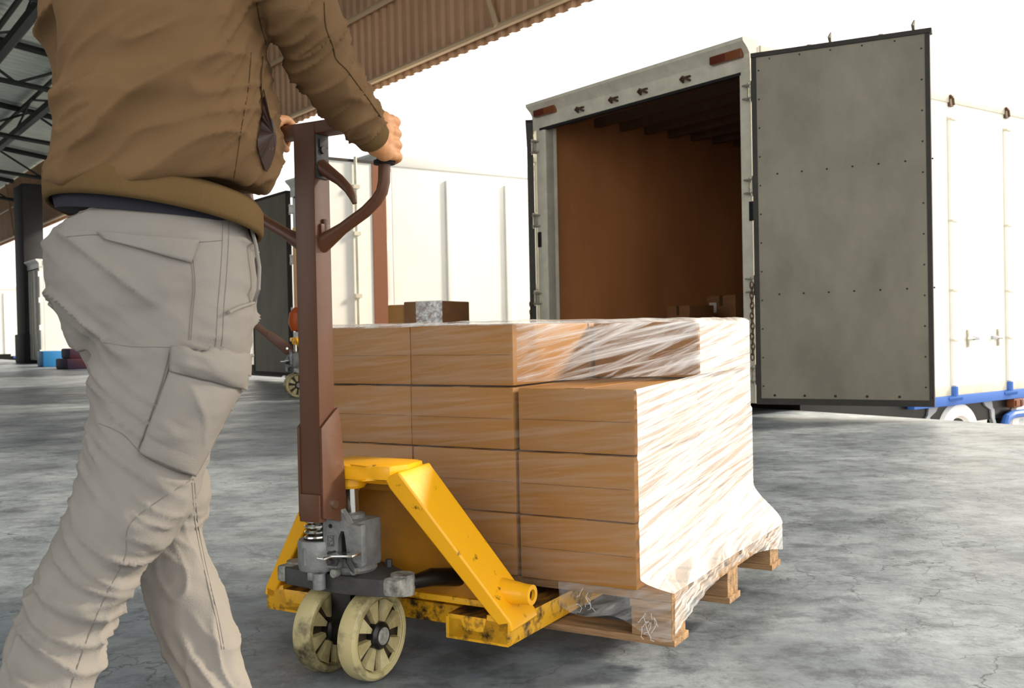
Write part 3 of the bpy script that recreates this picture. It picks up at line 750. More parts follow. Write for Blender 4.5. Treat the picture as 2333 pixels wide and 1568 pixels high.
    MB(TS).lathe([(0, .298), (.012, .298), (.012, .352), (.034, .353), (.034, .358), (.022, .364), (.014, .37), (.012, .39), (0, .39)], (*cu, 0), (0, 0, 1), 28).build('plunger', M['chrome'], pb)
    MB(TS).cyl((-.012, py - .071, .377), (-.012, py - .04, .377), .014, n=24).cyl((-.012, py - .078, .377), (-.012, py - .07, .377), .010, n=20).build('pivot_pin', M['chrome'], pb)
    MB(TS).cyl((-.018, py - .0635, .342), (-.018, py - .06, .342), .0045, n=12).build('hole', M['gasket'], pb)
    # small cast foundry mark: a framed glyph
    mb = MB(TS); yy = py - .0628
    fr = [(-.026, yy, .297), (-.010, yy, .299), (-.010, yy, .322), (-.026, yy, .320), (-.026, yy, .297)]
    mb.tube(fr, .0006, 4); mb.tube([(-.014, yy, .304), (-.014, yy, .300), (-.022, yy, .300), (-.022, yy, .306)], .0006, 4); mb.tube([(-.022, yy, .309), (-.014, yy, .309), (-.014, yy, .316), (-.022, yy, .318)], .0006, 4)
    mb.build('cast_mark', M['plate'], pb)
    # release pedal and its bracket
    R_ = Matrix.Rotation(math.radians(8), 3, 'Y')
    MB(TS).box((.0, py - .13, .285), (.02, py - .06, .289), .001).box((-.002, py - .105, .283), (.075, py - .075, .288), .002, rot=Matrix.Rotation(math.radians(-6), 3, 'Y'), piv=(0, py - .08, .285)).build('release_pedal', M['chrome'], pb)
    MB(TS).prism([(-.01, .262), (.012, .262), (.02, .275), (.014, .286), (-.008, .292)], 'y', py - .085, py - .078).box((-.01, py - .085, .262), (-.005, py - .06, .29)).cyl((.0, py - .093, .272), (.0, py - .08, .272), .006).build('pedal_bracket', M['plate'], pb)
    MB(TS).cyl((-.003, py - .075, .243), (-.003, py - .06, .243), .009).cyl((.044, py - .066, .25), (.044, py - .05, .25), .008).build('valve_screw', M['worn_tip'], pb)
    MB(TS).tube([(.028, py - .06, .288), (.034, py - .066, .27), (.044, py - .06, .25)], .007, 8).build('valve_lever', M['plate'], pb)
    for (bx, by) in ((.035, py + .0),): [MB().cyl((q, py + .055, .236), (q, py + .055, .252), .008, n=6).build('bolt', M['plate'], pb) for q in (.07, -.05)]
    # piston
    MB().cyl((.012, py, .35), (.012, py, .432), .0165, n=28).build('piston', M['chrome'], t)
    # --- yellow lifting frame
    fr = MB()
    # head casting: rounded bracket over the piston
    fr.prism([(-.06, py - .035), (-.03, py - .045), (.04, py - .045), (.075, py - .03), (.10, py - .03), (.135, py - .02), (.15, py + .03), (.14, py + .1), (-.06, py + .1), (-.075, py + .03), (-.07, py - .02)], 'z', .440, .474, .012)
    fr.lathe([(0, .418), (.03, .418), (.034, .424), (.034, .45), (0, .45)], (.012, py, 0), (0, 0, 1), 28)
    fr.prism([(-.05, .424), (.12, .424), (.13, .45), (-.06, .45)], 'y', py + .02, py + .095, .006)
    head = fr.build('lift_frame_head', Y, t)
    for s in (1, -1):
        mb = MB()
        def sec(xo, xi, y0, y1, z, zb=None): return [(s * xo, y0, z), (s * xo, y1, z + .004), (s * xi, y1, z + .0), (s * xi, y0, z - .004)]
        hx = .155 if s > 0 else .065
        rings = [[(s * hx, py - .02, .462), (s * hx, py + .1, .468), (s * (hx - .037), py + .1, .452), (s * (hx - .037), py - .02, .446)],
                 [(s * (hx + .01), py - .018, .450), (s * (hx + .01), py + .1, .456), (s * (hx - .025), py + .1, .43), (s * (hx - .025), py - .018, .424)],
                 [(s * .352, .0, .132), (s * .352, .112, .137), (s * .318, .112, .13), (s * .318, .0, .124)],
                 [(s * .356, .0, .112), (s * .356, .118, .118), (s * .32, .118, .11), (s * .32, .0, .106)]]
        mb.loft(rings if s > 0 else [r[::-1] for r in rings])
        a = mb.build('lift_arm', Y, t, 20, bev=.004)
        if s < 0: continue
        # boss tube through the arm
        mb = MB(); bx = .315
        mb.tube([(s * .30, .045, .185), (s * .365, .045, .185)], [.03, .022], 28); mb.lathe([(.012, .0), (.022, .0), (.022, .03), (.012, .03), (.012, .0)], (s * (.352), .045, .185), (s, 0, 0), 24)
        o = mb.build('pivot_boss', Y, a)
        MB().cyl((s * .36, .045, .185), (s * .374, .045, .185), .0115, n=16).build('pivot_bore', M['gasket'], o)
    # plate between the arms
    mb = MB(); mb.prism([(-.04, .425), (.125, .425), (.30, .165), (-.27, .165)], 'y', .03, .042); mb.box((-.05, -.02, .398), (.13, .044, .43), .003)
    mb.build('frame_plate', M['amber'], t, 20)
    mb = MB(); mb.box((-.3, .07, .085), (.3, .1, .13), .004); mb.box((-.3, .02, .15), (.3, .1, .165), .003)
    mb.build('cross_beam', YW, t)
    # end brackets
    for s in (1, -1):
        poly = [(.185, .078), (.345, .078), (.348, .135), (.318, .142), (.292, .142), (.284, .1), (.232, .1), (.228, .127), (.185, .127)]
        poly = [(s * x, z) for x, z in poly]
        if s < 0: poly = poly[::-1]
        MB().prism(poly, 'y', .0, .05, .0025).build('end_bracket', YW, t)
    # forks
    for s in (1, -1):
        mb = MB()
        xs = sorted([s * .19, s * .349])
        mb.prism([(.0, .080), (1.08, .080), (1.12, .09), (1.1, .128), (.05, .134), (.0, .134)], 'x', xs[0], xs[1], .004)
        f = mb.build('fork', [YW, M['forktop']], t)
        for p in f.data.polygons:
            if p.normal.z > .8: p.material_index = 1
        mb = MB()
        for yy in (.86, .93): mb.cyl((s * .27 - .035, yy, .04), (s * .27 + .035, yy, .04), .039, n=28)
        lw = mb.build('load_roller', M['nylon_dirty'], f)
        MB().box((s * .27 - .045, .82, .03), (s * .27 - .038, .97, .1)).box((s * .27 + .038, .82, .03), (s * .27 + .045, .97, .1)).build('roller_bracket', M['blacksteel'], f)
    # push rods from the bearing plate down to the forks
    for s in (1, -1):
        MB().tube([(s * .15, py, .217), (s * .17, -.03, .218), (s * .22, .08, .2), (s * .25, .3, .1), (s * .26, .78, .098)], [.012, .02, .021, .016, .012], 12).build('push_rod', M['blacksteel'], t)
    # --- handle assembly, can be tilted about its pivot
    piv = Vector((0, py - .075, .40))
    T = Matrix.Translation(piv) @ Matrix.Rotation(tilt, 4, 'X') @ Matrix.Translation(-piv)
    hy = -.2; hw = .0275
    mm = M['mast']
    mb = MB(T); mb.box((-hw, hy - .022, .41), (hw, hy + .028, 1.2), .003)
    mast = mb.build('handle_mast', mm, t)
    for s in (1, -1):
        x0, x1 = sorted((s * .028, s * .034))
        MB(T).prism([(hy - .024, .37), (hy + .03, .355), (hy + .048, .365), (hy + .052, .40), (hy + .04, .57), (hy + .03, .6), (hy - .005, .575), (hy - .024, .56)], 'x', x0, x1, .001).build('mast_cheek', mm, t)
        MB(T).cyl((s * .034, hy + .01, .395), (s * .040, hy + .01, .395), .009, n=16).build('cheek_pin', M['chrome'], mast)
    MB(T).box((-.028, hy - .03, .36), (.028, hy - .005, .42), .004).build('mast_foot', mm, t)
    mb = MB(T)
    mb.prism([(-.19, 1.178), (.19, 1.178), (.198, 1.19), (.19, 1.205), (-.19, 1.205), (-.198, 1.19)], 'y', hy - .018, hy + .03, .005)
    mb.build('crossbar', mm, t)
    for s in (1, -1):
        mb = MB(T)
        pts = [(s * .186, hy + .005, 1.19), (s * .19, hy + .005, 1.15), (s * .191, hy + .005, 1.1), (s * .189, hy + .005, 1.065), (s * .183, hy + .005, 1.045), (s * .168, hy + .005, 1.028), (s * .14, hy + .005, 1.008), (s * .08, hy + .005, .978), (s * .045, hy + .005, .960), (s * .02, hy + .005, .95)]
        mb.tube(pts, [.0125, .0125, .0125, .0125, .0125, .0125, .0125, .0125, .017, .022], 14)
        o = mb.build('loop_arm', mm, t)
        MB(T).tube([(s * .186, hy + .005, 1.185), (s * .19, hy + .005, 1.15), (s * .191, hy + .005, 1.105)], .0155, 16).cyl((s * .191, hy + .005, 1.1), (s * .191, hy + .005, 1.108), .022, n=20).build('hand_grip', M['gasket'], o)
        MB(T).box((min(s * .026, s * .034), hy - .01, .945), (max(s * .026, s * .034), hy + .02, .99), .003).cyl((s * .03, hy + .005, .935), (s * .03, hy + .005, 1.0), .006, n=10).build('weld_plate', mm, o)
    # control lever at the top of the mast
    mb = MB(T)
    lv = [(.028, .0, 1.112), (.048, .0, 1.098), (.078, .0, 1.078), (.100, .0, 1.058), (.112, .0, 1.040), (.1165, .0, 1.026)]
    mb.tube([(x, hy + .0, z) for x, y, z in lv], [.016, .014, .0115, .010, .0085, .005], 12)
    o = mb.build('control_lever', mm, t)
    MB(T).box((.026, hy - .018, 1.085), (.032, hy + .022, 1.178), .002).cyl((.03, hy, 1.145), (.038, hy, 1.145), .008).box((.03, hy - .01, 1.15), (.036, hy + .016, 1.168), .001).cyl((.03, hy, 1.108), (.04, hy, 1.108), .012).build('lever_bracket', M['plate'], o)
    return t
make_pallet_truck('pallet_truck', 'yellow hand pallet truck with upright brown handle under the wrapped carton load', JO, JR)
c2 = onz(668, 905, 0)
make_pallet_truck('pallet_truck', 'second pallet truck in the background with its handle leaning left', (c2.x + .2, c2.y + .05, 0), math.radians(-70), tilt=math.radians(50), scale=1.5)

# ------------------------------------------------------------------ person
def remeshed(mb, vox, smooth_it=3, deci=None):
    me = mb.mesh('tmp', 0); o = bpy.data.objects.new('tmp', me); COL.objects.link(o)
    r = o.modifiers.new('r', 'REMESH'); r.mode = 'VOXEL'; r.voxel_size = vox; r.use_smooth_shade = True
    if smooth_it:
        sm = o.modifiers.new('s', 'SMOOTH'); sm.factor = .5; sm.iterations = smooth_it
    bpy.context.view_layer.update()
    dg = bpy.context.evaluated_depsgraph_get()
    out = bpy.data.meshes.new_from_object(o.evaluated_get(dg))
    bpy.data.objects.remove(o); bpy.data.meshes.remove(me)
    for p in out.polygons: p.use_smooth = True
    return out
def link_mesh(name, me, m, parent):
    o = bpy.data.objects.new(name, me); COL.objects.link(o); me.materials.clear(); me.materials.append(m)
    o.parent = parent; o.matrix_parent_inverse = parent.matrix_world.inverted(); return o
HEAD = math.radians(40)                      # heading of the walker, clockwise from +Y
FW = Vector((math.sin(HEAD), math.cos(HEAD), 0)); RT = Vector((math.cos(HEAD), -math.sin(HEAD), 0)); UPZ = Vector((0, 0, 1))
def sil_ring(l, r, y, D, k=1.0, n=40, tilt=0, by=None, sq=2.3, dip=0):
    """horizontal ring whose outline seen from the photo's side runs from l to r"""
    a = at(l, y, D); b = at(r, y, D); c = (a + b) / 2; rx = (b - a).length / 2; ry = by if by else rx * k
    pts = []
    for i in range(n):
        t = 2 * PI * i / n; ct, st = math.cos(t), math.sin(t)
        e = 2 / sq; x = math.copysign(abs(ct) ** e, ct) * rx; yy = math.copysign(abs(st) ** e, st) * ry
        pts.append(c + Vector((x, yy, tilt * x - dip * (ct * ct if ct < 0 else .3 * ct * ct) - dip * .5 * max(0, st))))
    return pts
body_root = empty('person', (-.64, 1.8, 0), 0, 'person in olive jacket and stone cargo trousers walking, pushing the upright handle, seen from behind', 'person')

# trousers -----------------------------------------------------------
mb = MB()
mb.loft([sil_ring(*q[:4], by=q[4], dip=q[5] if len(q) > 5 else 0) for q in [(128, 566, 470, 1.80, .145, .055), (118, 576, 505, 1.80, .155, .04), (114, 582, 535, 1.80, .16, .015), (112, 584, 580, 1.80, .165), (112, 588, 640, 1.80, .17), (130, 584, 700, 1.80, .165), (160, 578, 760, 1.80, .15), (190, 560, 800, 1.80, .12)]])
mb.loft([sil_ring(*q[:4], k=q[4] if len(q) > 4 else 1) for q in [(280, 560, 640, 1.77, .9), (262, 580, 720, 1.76), (225, 574, 790, 1.755), (214, 566, 850, 1.75), (209, 551, 900, 1.745), (200, 525, 950, 1.74), (190, 500, 1000, 1.735), (178, 478, 1060, 1.73), (160, 462, 1120, 1.725), (134, 440, 1180, 1.71), (106, 395, 1240, 1.70), (80, 335, 1300, 1.68), (55, 292, 1360, 1.66), (20, 255, 1450, 1.64), (-14, 228, 1530, 1.61), (-40, 214, 1600, 1.59), (-62, 196, 1660, 1.575)]])
mb.loft([sil_ring(*q[:4], k=q[4] if len(q) > 4 else 1) for q in [(112, 360, 620, 1.86, .95), (128, 380, 700, 1.87), (165, 405, 780, 1.885), (200, 425, 860, 1.90), (232, 448, 960, 1.92), (262, 470, 1050, 1.92), (285, 482, 1105, 1.915), (298, 487, 1140, 1.91, 1.1), (302, 478, 1172, 1.905), (304, 466, 1210, 1.895), (308, 480, 1255, 1.885), (313, 500, 1310, 1.87), (328, 517, 1360, 1.86), (345, 535, 1420, 1.845), (378, 555, 1490, 1.83), (412, 580, 1560, 1.815), (435, 604, 1630, 1.805), (448, 620, 1690, 1.80)]])
tr_me = remeshed(mb, .0055, 6)
def ridge(v): return 1 - 2 * abs(v)
def sstep(a, b, x):
    t = min(1, max(0, (x - a) / (b - a))); return t * t * (3 - 2 * t)
def trouser_disp(p):
    # folds drawn obliquely across the leg, broken up by a slow noise, sharper at seat and knee
    u, y, z = p.x, p.y, p.z; d = 0
    k = min(1, max(0, (.99 - z) / .06))
    wx = .05 * noise.noise(Vector((u * 4 + 9, y * 4, z * 4)))
    low = noise.noise(Vector((u * 5, y * 5, z * 4 + 8)))
    q = Vector((u * 2.5, y * 2.5, (z + wx) * 15 + u * 11)); d += .013 * max(0, ridge(noise.noise(q))) ** 5 * sstep(-.25, .3, low) * k
    kn = math.exp(-((z - .55) / .13) ** 2) + .55 * math.exp(-((z - .36) / .09) ** 2) + .6 * math.exp(-((z - .76) / .05) ** 2)
    q = Vector((u * 4, y * 4, (z + wx * .7) * 30 + u * 19 + 5)); d += .0075 * max(0, ridge(noise.noise(q))) ** 4 * kn * k * sstep(-.3, .25, noise.noise(Vector((u * 9, y * 9, z * 9))))
    q = Vector((u * 20 + z * 7, y * 18, z * 3.2 + wx * 9)); d += .009 * max(0, ridge(noise.noise(q))) ** 4 * math.exp(-((z - .20) / .17) ** 2)
    d += .009 * noise.noise(Vector((u * 6, y * 6, z * 6.5 + 3))) * k
    d += .0012 * noise.noise(Vector((u * 40, y * 40, z * 46)))
    return d - .012
def displace(me, fn):
    me.update(); nr = [v.normal.copy() for v in me.vertices]
    for v, n in zip(me.vertices, nr): v.co = v.co + n * fn(v.co)
    me.update()
displace(tr_me, trouser_disp)
trousers = link_mesh('trousers', tr_me, M['trousers'], body_root)

# jacket -------------------------------------------------------------
mb = MB()
mb.loft([sil_ring(*q[:4], by=q[4]) for q in [(260, 520, -330, 1.68, .07), (210, 590, -270, 1.68, .10), (165, 622, -190, 1.68, .125), (150, 612, -110, 1.69, .14), (143, 600, 0, 1.71, .15), (143, 600, 70, 1.72, .155), (148, 606, 130, 1.73, .16), (152, 612, 180, 1.74, .16), (146, 616, 218, 1.745, .165), (130, 620, 248, 1.75, .168), (127, 628, 300, 1.76, .17), (124, 634, 345, 1.77, .17), (122, 630, 385, 1.78, .17), (118, 620, 415, 1.785, .167), (120, 606, 430, 1.785, .16), (126, 596, 436, 1.785, .15)]])
arm_pts = [(575, -215, 1.66), (625, -100, 1.67), (672, -10, 1.70), (700, 55, 1.74), (722, 115, 1.78), (748, 170, 1.82), (782, 222, 1.87), (812, 262, 1.905), (836, 294, 1.935), (846, 308, 1.945)]
mb.tube([at(*p) for p in arm_pts], [.085, .080, .070, .0655, .062, .058, .053, .048, .040, .033], 28)
L_arm = [at(225, -215, 1.82), Vector((-.80, 1.88, 1.36)), Vector((-.83, 1.97, 1.25)), Vector((-.76, 2.08, 1.21)), Vector((-.655, 2.125, 1.205))]
mb.tube(L_arm, [.085, .07, .06, .047, .035], 24)
_n = Vector((-.60, 1.72, 1.47))
for q in (at(575, -205, 1.665), at(235, -205, 1.815)): mb.tube([_n - UPZ * .03, (_n + q) / 2 - UPZ * .01, q], [.095, .10, .09], 24); mb.ball(q, .088, 12)
mb.tube([_n - UPZ * .05, _n + UPZ * .045 + FW * .012], [.085, .068], 28)
jk_me = remeshed(mb, .0055, 6)
def jacket_disp(p):
    u, y, z = p.x, p.y, p.z; d = 0
    armk = sstep(-.50, -.43, u) * sstep(0, 1, (1.47 - z) / .05) if u > -.5 else 0
    # back: big diagonal drag folds rising to the right shoulder
    q = Vector((u * 4.2 - z * 5.0, y * 3, z * 9 - u * 5.5)); d += .022 * (max(0, ridge(noise.noise(q))) ** 3 - .4) * (1 - armk) * min(1, max(0, (z - .97) / .06))
    q = Vector((u * 7, y * 6, z * 24 - u * 9)); d += .009 * (max(0, ridge(noise.noise(q))) ** 3 - .4) * math.exp(-((z - 1.14) / .12) ** 2)
    d += .010 * math.exp(-((z - 1.155) / .02) ** 2) * (1 if u < -.6 else math.exp(-((u + .6) / .09) ** 2)) * (1 - armk)
    if armk > .01:
        s = (p - at(700, 55, 1.74)).dot((at(836, 294, 1.93) - at(700, 55, 1.74)).normalized())
        q = Vector((s * 34 + u * 10, y * 7 - z * 4, z * 8)); d += armk * .008 * max(0, ridge(noise.noise(q))) ** 3 * (1 if s < .26 else max(0, 1 - (s - .26) / .05))
        d += armk * .007 * noise.noise(Vector((s * 13, y * 10, z * 10)))
    return d - .002
displace(jk_me, jacket_disp)
jacket = link_mesh('jacket', jk_me, M['jacket'], body_root)

def bvh_of(me): return BVHTree.FromPolygons([v.co[:] for v in me.vertices], [tuple(p.vertices) for p in me.polygons])
B_tr, B_jk = bvh_of(tr_me), bvh_of(jk_me)
def hit(B, px, py, off=.0):
    d = ray(px, py).normalized(); h = B.ray_cast(EYE, d)
    if h[0] is None: return None, None
    return h[0] + h[1] * off, h[1]
def dens(pts, n=8):
    """smooth polyline through the given 2-D points"""
    out = []
    for i in range(len(pts) - 1):
        p0 = pts[max(i - 1, 0)]; p1 = pts[i]; p2 = pts[i + 1]; p3 = pts[min(i + 2, len(pts) - 1)]
        for k in range(n):
            t = k / n
            out.append(tuple(.5 * ((2 * p1[j]) + (-p0[j] + p2[j]) * t + (2 * p0[j] - 5 * p1[j] + 4 * p2[j] - p3[j]) * t * t + (-p0[j] + 3 * p1[j] - 3 * p2[j] + p3[j]) * t ** 3) for j in (0, 1)))
    out.append(pts[-1]); return out
def seam(B, pts, m, parent, name='seam', r=.0011, off=.0, double=0):
    mb = MB(); got = False
    for dx in ([0] if not double else [-double / 2, double / 2]):
        run = []
        for (x, y) in dens(pts) + [None]:
            h = hit(B, x + dx, y, off)[0] if (x is not None) else None
            if h is not None and (not run or (h - run[-1]).length < .06): run.append(h)
            else:
                if len(run) > 2: mb.tube(run, r, 6); got = True
                run = [] if h is None else [h]
        if len(run) > 2: mb.tube(run, r, 6); got = True
    if not got: return None
    return mb.build(name, m, parent, 60, world=True)
def patch(B, quad, m, parent, name, off=.004, nu=14, nv=10, thick=.003, puff=.0):
    """cloth piece lying on the surface; quad = corners (x, y): top-left, top-right, bottom-right, bottom-left"""
    mb = MB(); G = []; a, b, c, d = quad
    for j in range(nv + 1):
        v = j / nv; row = []
        for i in range(nu + 1):
            u = i / nu
            x = (a[0] * (1 - u) + b[0] * u) * (1 - v) + (d[0] * (1 - u) + c[0] * u) * v
            y = (a[1] * (1 - u) + b[1] * u) * (1 - v) + (d[1] * (1 - u) + c[1] * u) * v
            h, n = hit(B, x, y)
            if h is None: row.append(None); continue
            e = min(1, 6 * min(u, 1 - u, v + .12, 1.12 - v) )
            k = off * (.35 + .65 * max(0, e)) + puff * math.sin(PI * u) * math.sin(PI * v) 
            row.append((h + n * k, h - n * .001))
        G.append(row)
    for _ in range(3):
        G2 = [r[:] for r in G]
        for j in range(1, nv):
            for i in range(1, nu):
                nb = [G[j][i - 1], G[j][i + 1], G[j - 1][i], G[j + 1][i], G[j][i]]
                if all(q is not None for q in nb): G2[j][i] = (sum((q[0] for q in nb), Vector()) / 5, G[j][i][1])
        G = G2
    if puff:
        for j in range(nv + 1):
            for i in range(nu + 1):
                if G[j][i] is None: continue
                h = G[j][i][0]; e = min(1, 5 * min(i / nu, 1 - i / nu, j / nv, 1 - j / nv))
                a_ = max(0, 1 - 2 * abs(noise.noise(Vector((h.x * 13 + h.z * 6, h.y * 9, h.z * 5 + 2))))) ** 4 + .6 * max(0, 1 - 2 * abs(noise.noise(Vector((h.x * 8, h.y * 9, h.z * 19 + h.x * 8))))) ** 4
                G[j][i] = (h - ray(1166, 784).normalized() * (.007 * a_ * e), G[j][i][1])
    top = [[None if q is None else mb.v(q[0]) for q in r] for r in G]
    for j in range(nv):
        for i in range(nu):
            q = [top[j][i], top[j][i + 1], top[j + 1][i + 1], top[j + 1][i]]
            if all(x is not None for x in q): mb.face(q)
    o = mb.build(name, m, parent, 80, world=True)
    s = o.modifiers.new('t', 'SOLIDIFY'); s.thickness = thick; s.offset = -1
    return o
TP = trousers
def dens(pts, n=8, _d=dens): return _d(pts, n)
# seams of the trousers
def mkseams(B, lst, m, parent):
    for nm, pts, kw in lst:
        P = dens(pts)
        dd = kw.get('double', 0)
        for dx in ([0] if not dd else [-dd / 2, dd / 2]):
            run = []; mb = MB(); got = False
            for (x, y) in P:
                h = hit(B, x + dx, y, kw.get('off', 0))[0]
                if h is not None and (not run or (h - run[-1]).length < .05): run.append(h)
                else:
                    if len(run) > 2: mb.tube(run, kw.get('r', .0008), 6); got = True
                    run = [] if h is None else [h]
            if len(run) > 2: mb.tube(run, kw.get('r', .0008), 6); got = True
            if got: mb.build(nm, m, parent, 60, world=True)
            else: mb.bm.free()
mkseams(B_tr, [
    ('side_seam', [(514, 505), (513, 560), (508, 640), (503, 700), (500, 760), (497, 790)], dict(double=14, r=.0008)),
    ('seat_seam', [(150, 540), (220, 535), (300, 540), (380, 545), (440, 552), (505, 548)], {}),
    ('pocket_seam', [(437, 590), (442, 650), (436, 720), (432, 775)], dict(double=5)),
    ('thigh_seam', [(390, 800), (372, 870), (345, 950), (318, 1022)], dict(double=6, r=.0014)),
    ('leg_seam', [(440, 1095), (425, 1100), (300, 1190), (285, 1270), (245, 1350), (205, 1440), (160, 1568)], {}),
    ('shin_seam', [(440, 1100), (446, 1180), (460, 1260), (478, 1340), (495, 1410), (508, 1480)], dict(double=6)),
    ('knee_seam', [(225, 965), (280, 990), (330, 1040), (400, 1075), (438, 1082)], {}),
    ('back_yoke', [(230, 780), (300, 790), (390, 792), (480, 800), (565, 812)], {})], M['seam'], TP)
o = patch(B_tr, [(222, 528), (452, 548), (434, 600), (240, 545)], M['trousers'], TP, 'back_pocket_flap', .006, 16, 6)
fl = patch(B_tr, [(392, 790), (568, 806), (562, 886), (388, 846)], M['trousers'], TP, 'cargo_pocket_flap', .017, 22, 14, .003, .004)
pk = patch(B_tr, [(388, 846), (550, 880), (438, 1085), (320, 1030)], M['trousers'], TP, 'cargo_pocket', .011, 30, 34, .003, .007)
# open hip pocket standing off the hip
mb = MB(); rim = [(572, 520), (582, 560), (590, 610), (588, 660), (578, 690), (545, 700), (520, 712)]
pts = [hit(B_tr, min(x, 575), y)[0] for x, y in rim]
pts = [(q if q is not None else at(x, y, 1.8)) for q, (x, y) in zip(pts, rim)]
RG = []
for q, (x, y) in zip(pts, rim):
    o_ = at(x + 1, y, (q - EYE).y - .01); RG.append(o_)
mb.tube(RG, .0035, 8)
mb.build('hip_pocket_rim', M['trousers'], TP, 60, world=True)
# jacket details
hem_rings = []
mb = MB()
for (z, g) in ((.0, 0), (.010, .005), (.045, .005), (.056, -.002)):
    ring = []
    for i in range(72):
        t = 2 * PI * i / 72; c0 = at(354, 450, 1.785)
        x = math.cos(t) * (.181 + g); y = math.sin(t) * (.156 + g)
        base = .962 - .15 * x - .024 * y / .156
        ring.append((c0.x + x, c0.y + y, base + z))
    hem_rings.append(ring)
mb.loft(hem_rings, cap=False)
o = mb.build('hem_band', M['rib'], jacket, 80, world=True); s_ = o.modifiers.new('t', 'SOLIDIFY'); s_.thickness = .006; s_.offset = -1
# cuff
cdir = (at(846, 308, 1.945) - at(812, 262, 1.905)).normalized()
cp = at(846, 308, 1.945)
mb = MB(); mb.tube([cp - cdir * .022, cp - cdir * .016, cp + cdir * .01, cp + cdir * .016], [.033, .0365, .0335, .029], 36)
mb.build('cuff', M['rib'], jacket, 60, world=True)
mb = MB(); d_ = (L_arm[4] - L_arm[3]).normalized(); mb.tube([L_arm[4] - d_ * .02, L_arm[4] + d_ * .015], [.036, .032], 30); mb.build('cuff', M['rib'], jacket, 60, world=True)
mkseams(B_jk, [
    ('sleeve_seam', [(738, 5), (742, 60), (758, 105), (766, 135), (790, 160), (812, 190), (838, 225), (868, 268)], dict(r=.0013)),
    ('side_panel_seam', [(572, 120), (566, 200), (552, 280), (540, 360), (530, 425)], {}),
    ('armhole_seam', [(585, 5), (592, 50), (606, 100)], dict(r=.0013)),
    ('pocket_welt', [(598, 130), (594, 200), (601, 250), (622, 290), (625, 330), (606, 390)], dict(r=.0014, off=.001))], M['jseam'], jacket)
# dark pocket opening on the jacket's side
mb = MB(); lf = [(598, 205), (608, 260), (620, 280), (625, 320), (618, 360), (603, 388), (592, 362), (583, 325), (590, 285), (596, 240)]
hv = []
for x, y in dens(lf + [lf[0]], 5)[:-1]:
    h, n = hit(B_jk, x, y); hv.append(None if h is None else h + n * .004)
hv = [q for q in hv if q is not None]
if len(hv) > 3:
    c_ = sum(hv, Vector()) / len(hv); h2 = hit(B_jk, 603, 315)
    vs = [mb.v(q) for q in hv]; c_ = h2[0] + h2[1] * .024 if h2[0] is not None else c_
    cv = mb.v(c_)
    for i in range(len(vs)): mb.face([vs[i], vs[(i + 1) % len(vs)], cv])
    o = mb.build('pocket_opening', M['lining'], jacket, 0, world=True); s_ = o.modifiers.new('t', 'SOLIDIFY'); s_.thickness = .002; s_.offset = 1
else: mb.bm.free()
# shirt tail between jacket and trousers
mb = MB()
rr = []
for q in [(150, 556, 500, 1.80, .150), (140, 566, 470, 1.80, .150), (140, 566, 430, 1.79, .145)]: rr.append(sil_ring(q[0], q[1], q[2], q[3], by=q[4], tilt=-.1))
mb.loft(rr); mb.build('shirt', M['shirt'], body_root, 60, world=True)

# body: one continuous skin from head to feet -------------------------
mb = MB()
def seg(a, b, ra, rb, n=18): 
    a, b = Vector(a), Vector(b); mb.tube([a, b], [ra, rb], n); mb.ball(a, ra, 8); mb.ball(b, rb, 8)
neck = Vector((-.60, 1.72, 1.50)); hd = Vector((-.575, 1.755, 1.665))
hips = Vector((-.64, 1.80, .93)); chest = Vector((-.62, 1.73, 1.30))
seg(hips, chest, .085, .10); seg(chest, neck, .09, .05); seg(neck, hd, .052, .05)
shR, shL = at(575, -190, 1.67), at(225, -190, 1.82)
seg(chest + Vector((0, 0, .1)), shR, .07, .045); seg(chest + Vector((0, 0, .1)), shL, .07, .045)
A = [at(*p) for p in arm_pts]; seg(shR, A[4], .048, .036); seg(A[4], A[8], .036, .025); seg(A[8], A[9] + cdir * .02, .025, .023)
seg(shL, L_arm[1], .045, .04); seg(L_arm[1], L_arm[2], .038, .034); seg(L_arm[2], L_arm[3], .034, .03); seg(L_arm[3], L_arm[4], .028, .023)
# legs kept slim inside the trousers
def mid(l, r, y, D): return (at(l, y, D) + at(r, y, D)) / 2
RK, RA = mid(160, 462, 1120, 1.725), mid(-50, 205, 1620, 1.585)
LK, LA = mid(285, 482, 1105, 1.91), mid(440, 612, 1650, 1.803)
seg(hips + RT * .07, RK, .055, .04); seg(RK, RA, .038, .032); LM = mid(306, 480, 1255, 1.885); seg(hips - RT * .07, LK, .055, .04); seg(LK, LM, .038, .036); seg(LM, LA, .036, .032)
RH = Vector((RA.x, RA.y, .085)); LH = Vector((LA.x, LA.y, .06))
seg(RA, RH, .036, .034); seg(LA, LH, .036, .034)
seg(RH, RH + FW * .15 + Vector((0, 0, -.05)), .034, .024); seg(LH, LH + FW * .16 + Vector((0, 0, -.025)), .034, .024)
# head with face
mb.ball(hd + UPZ * .03 - FW * .012, (.077, .092, .105), 14); mb.ball(hd + FW * .03 - UPZ * .045, (.055, .06, .062), 12)
mb.ball(hd + FW * .098 - UPZ * .004, (.012, .014, .018), 8); seg(hd + FW * .083 + UPZ * .03, hd + FW * .10 - UPZ * .004, .008, .011)
for s in (1, -1):
    mb.ball(hd + RT * .077 * s - FW * .005 + UPZ * .005, (.012, .018, .03), 8); mb.ball(hd + FW * .066 + RT * .036 * s - UPZ * .012, (.022, .02, .02), 8)
    mb.ball(hd + FW * .072 + RT * .032 * s + UPZ * .035, (.022, .014, .009), 8)
mb.ball(hd + FW * .082 - UPZ * .045, (.022, .014, .007), 8); mb.ball(hd + FW * .08 - UPZ * .057, (.02, .014, .008), 8); mb.ball(hd + FW * .075 - UPZ * .085, (.022, .02, .018), 8)
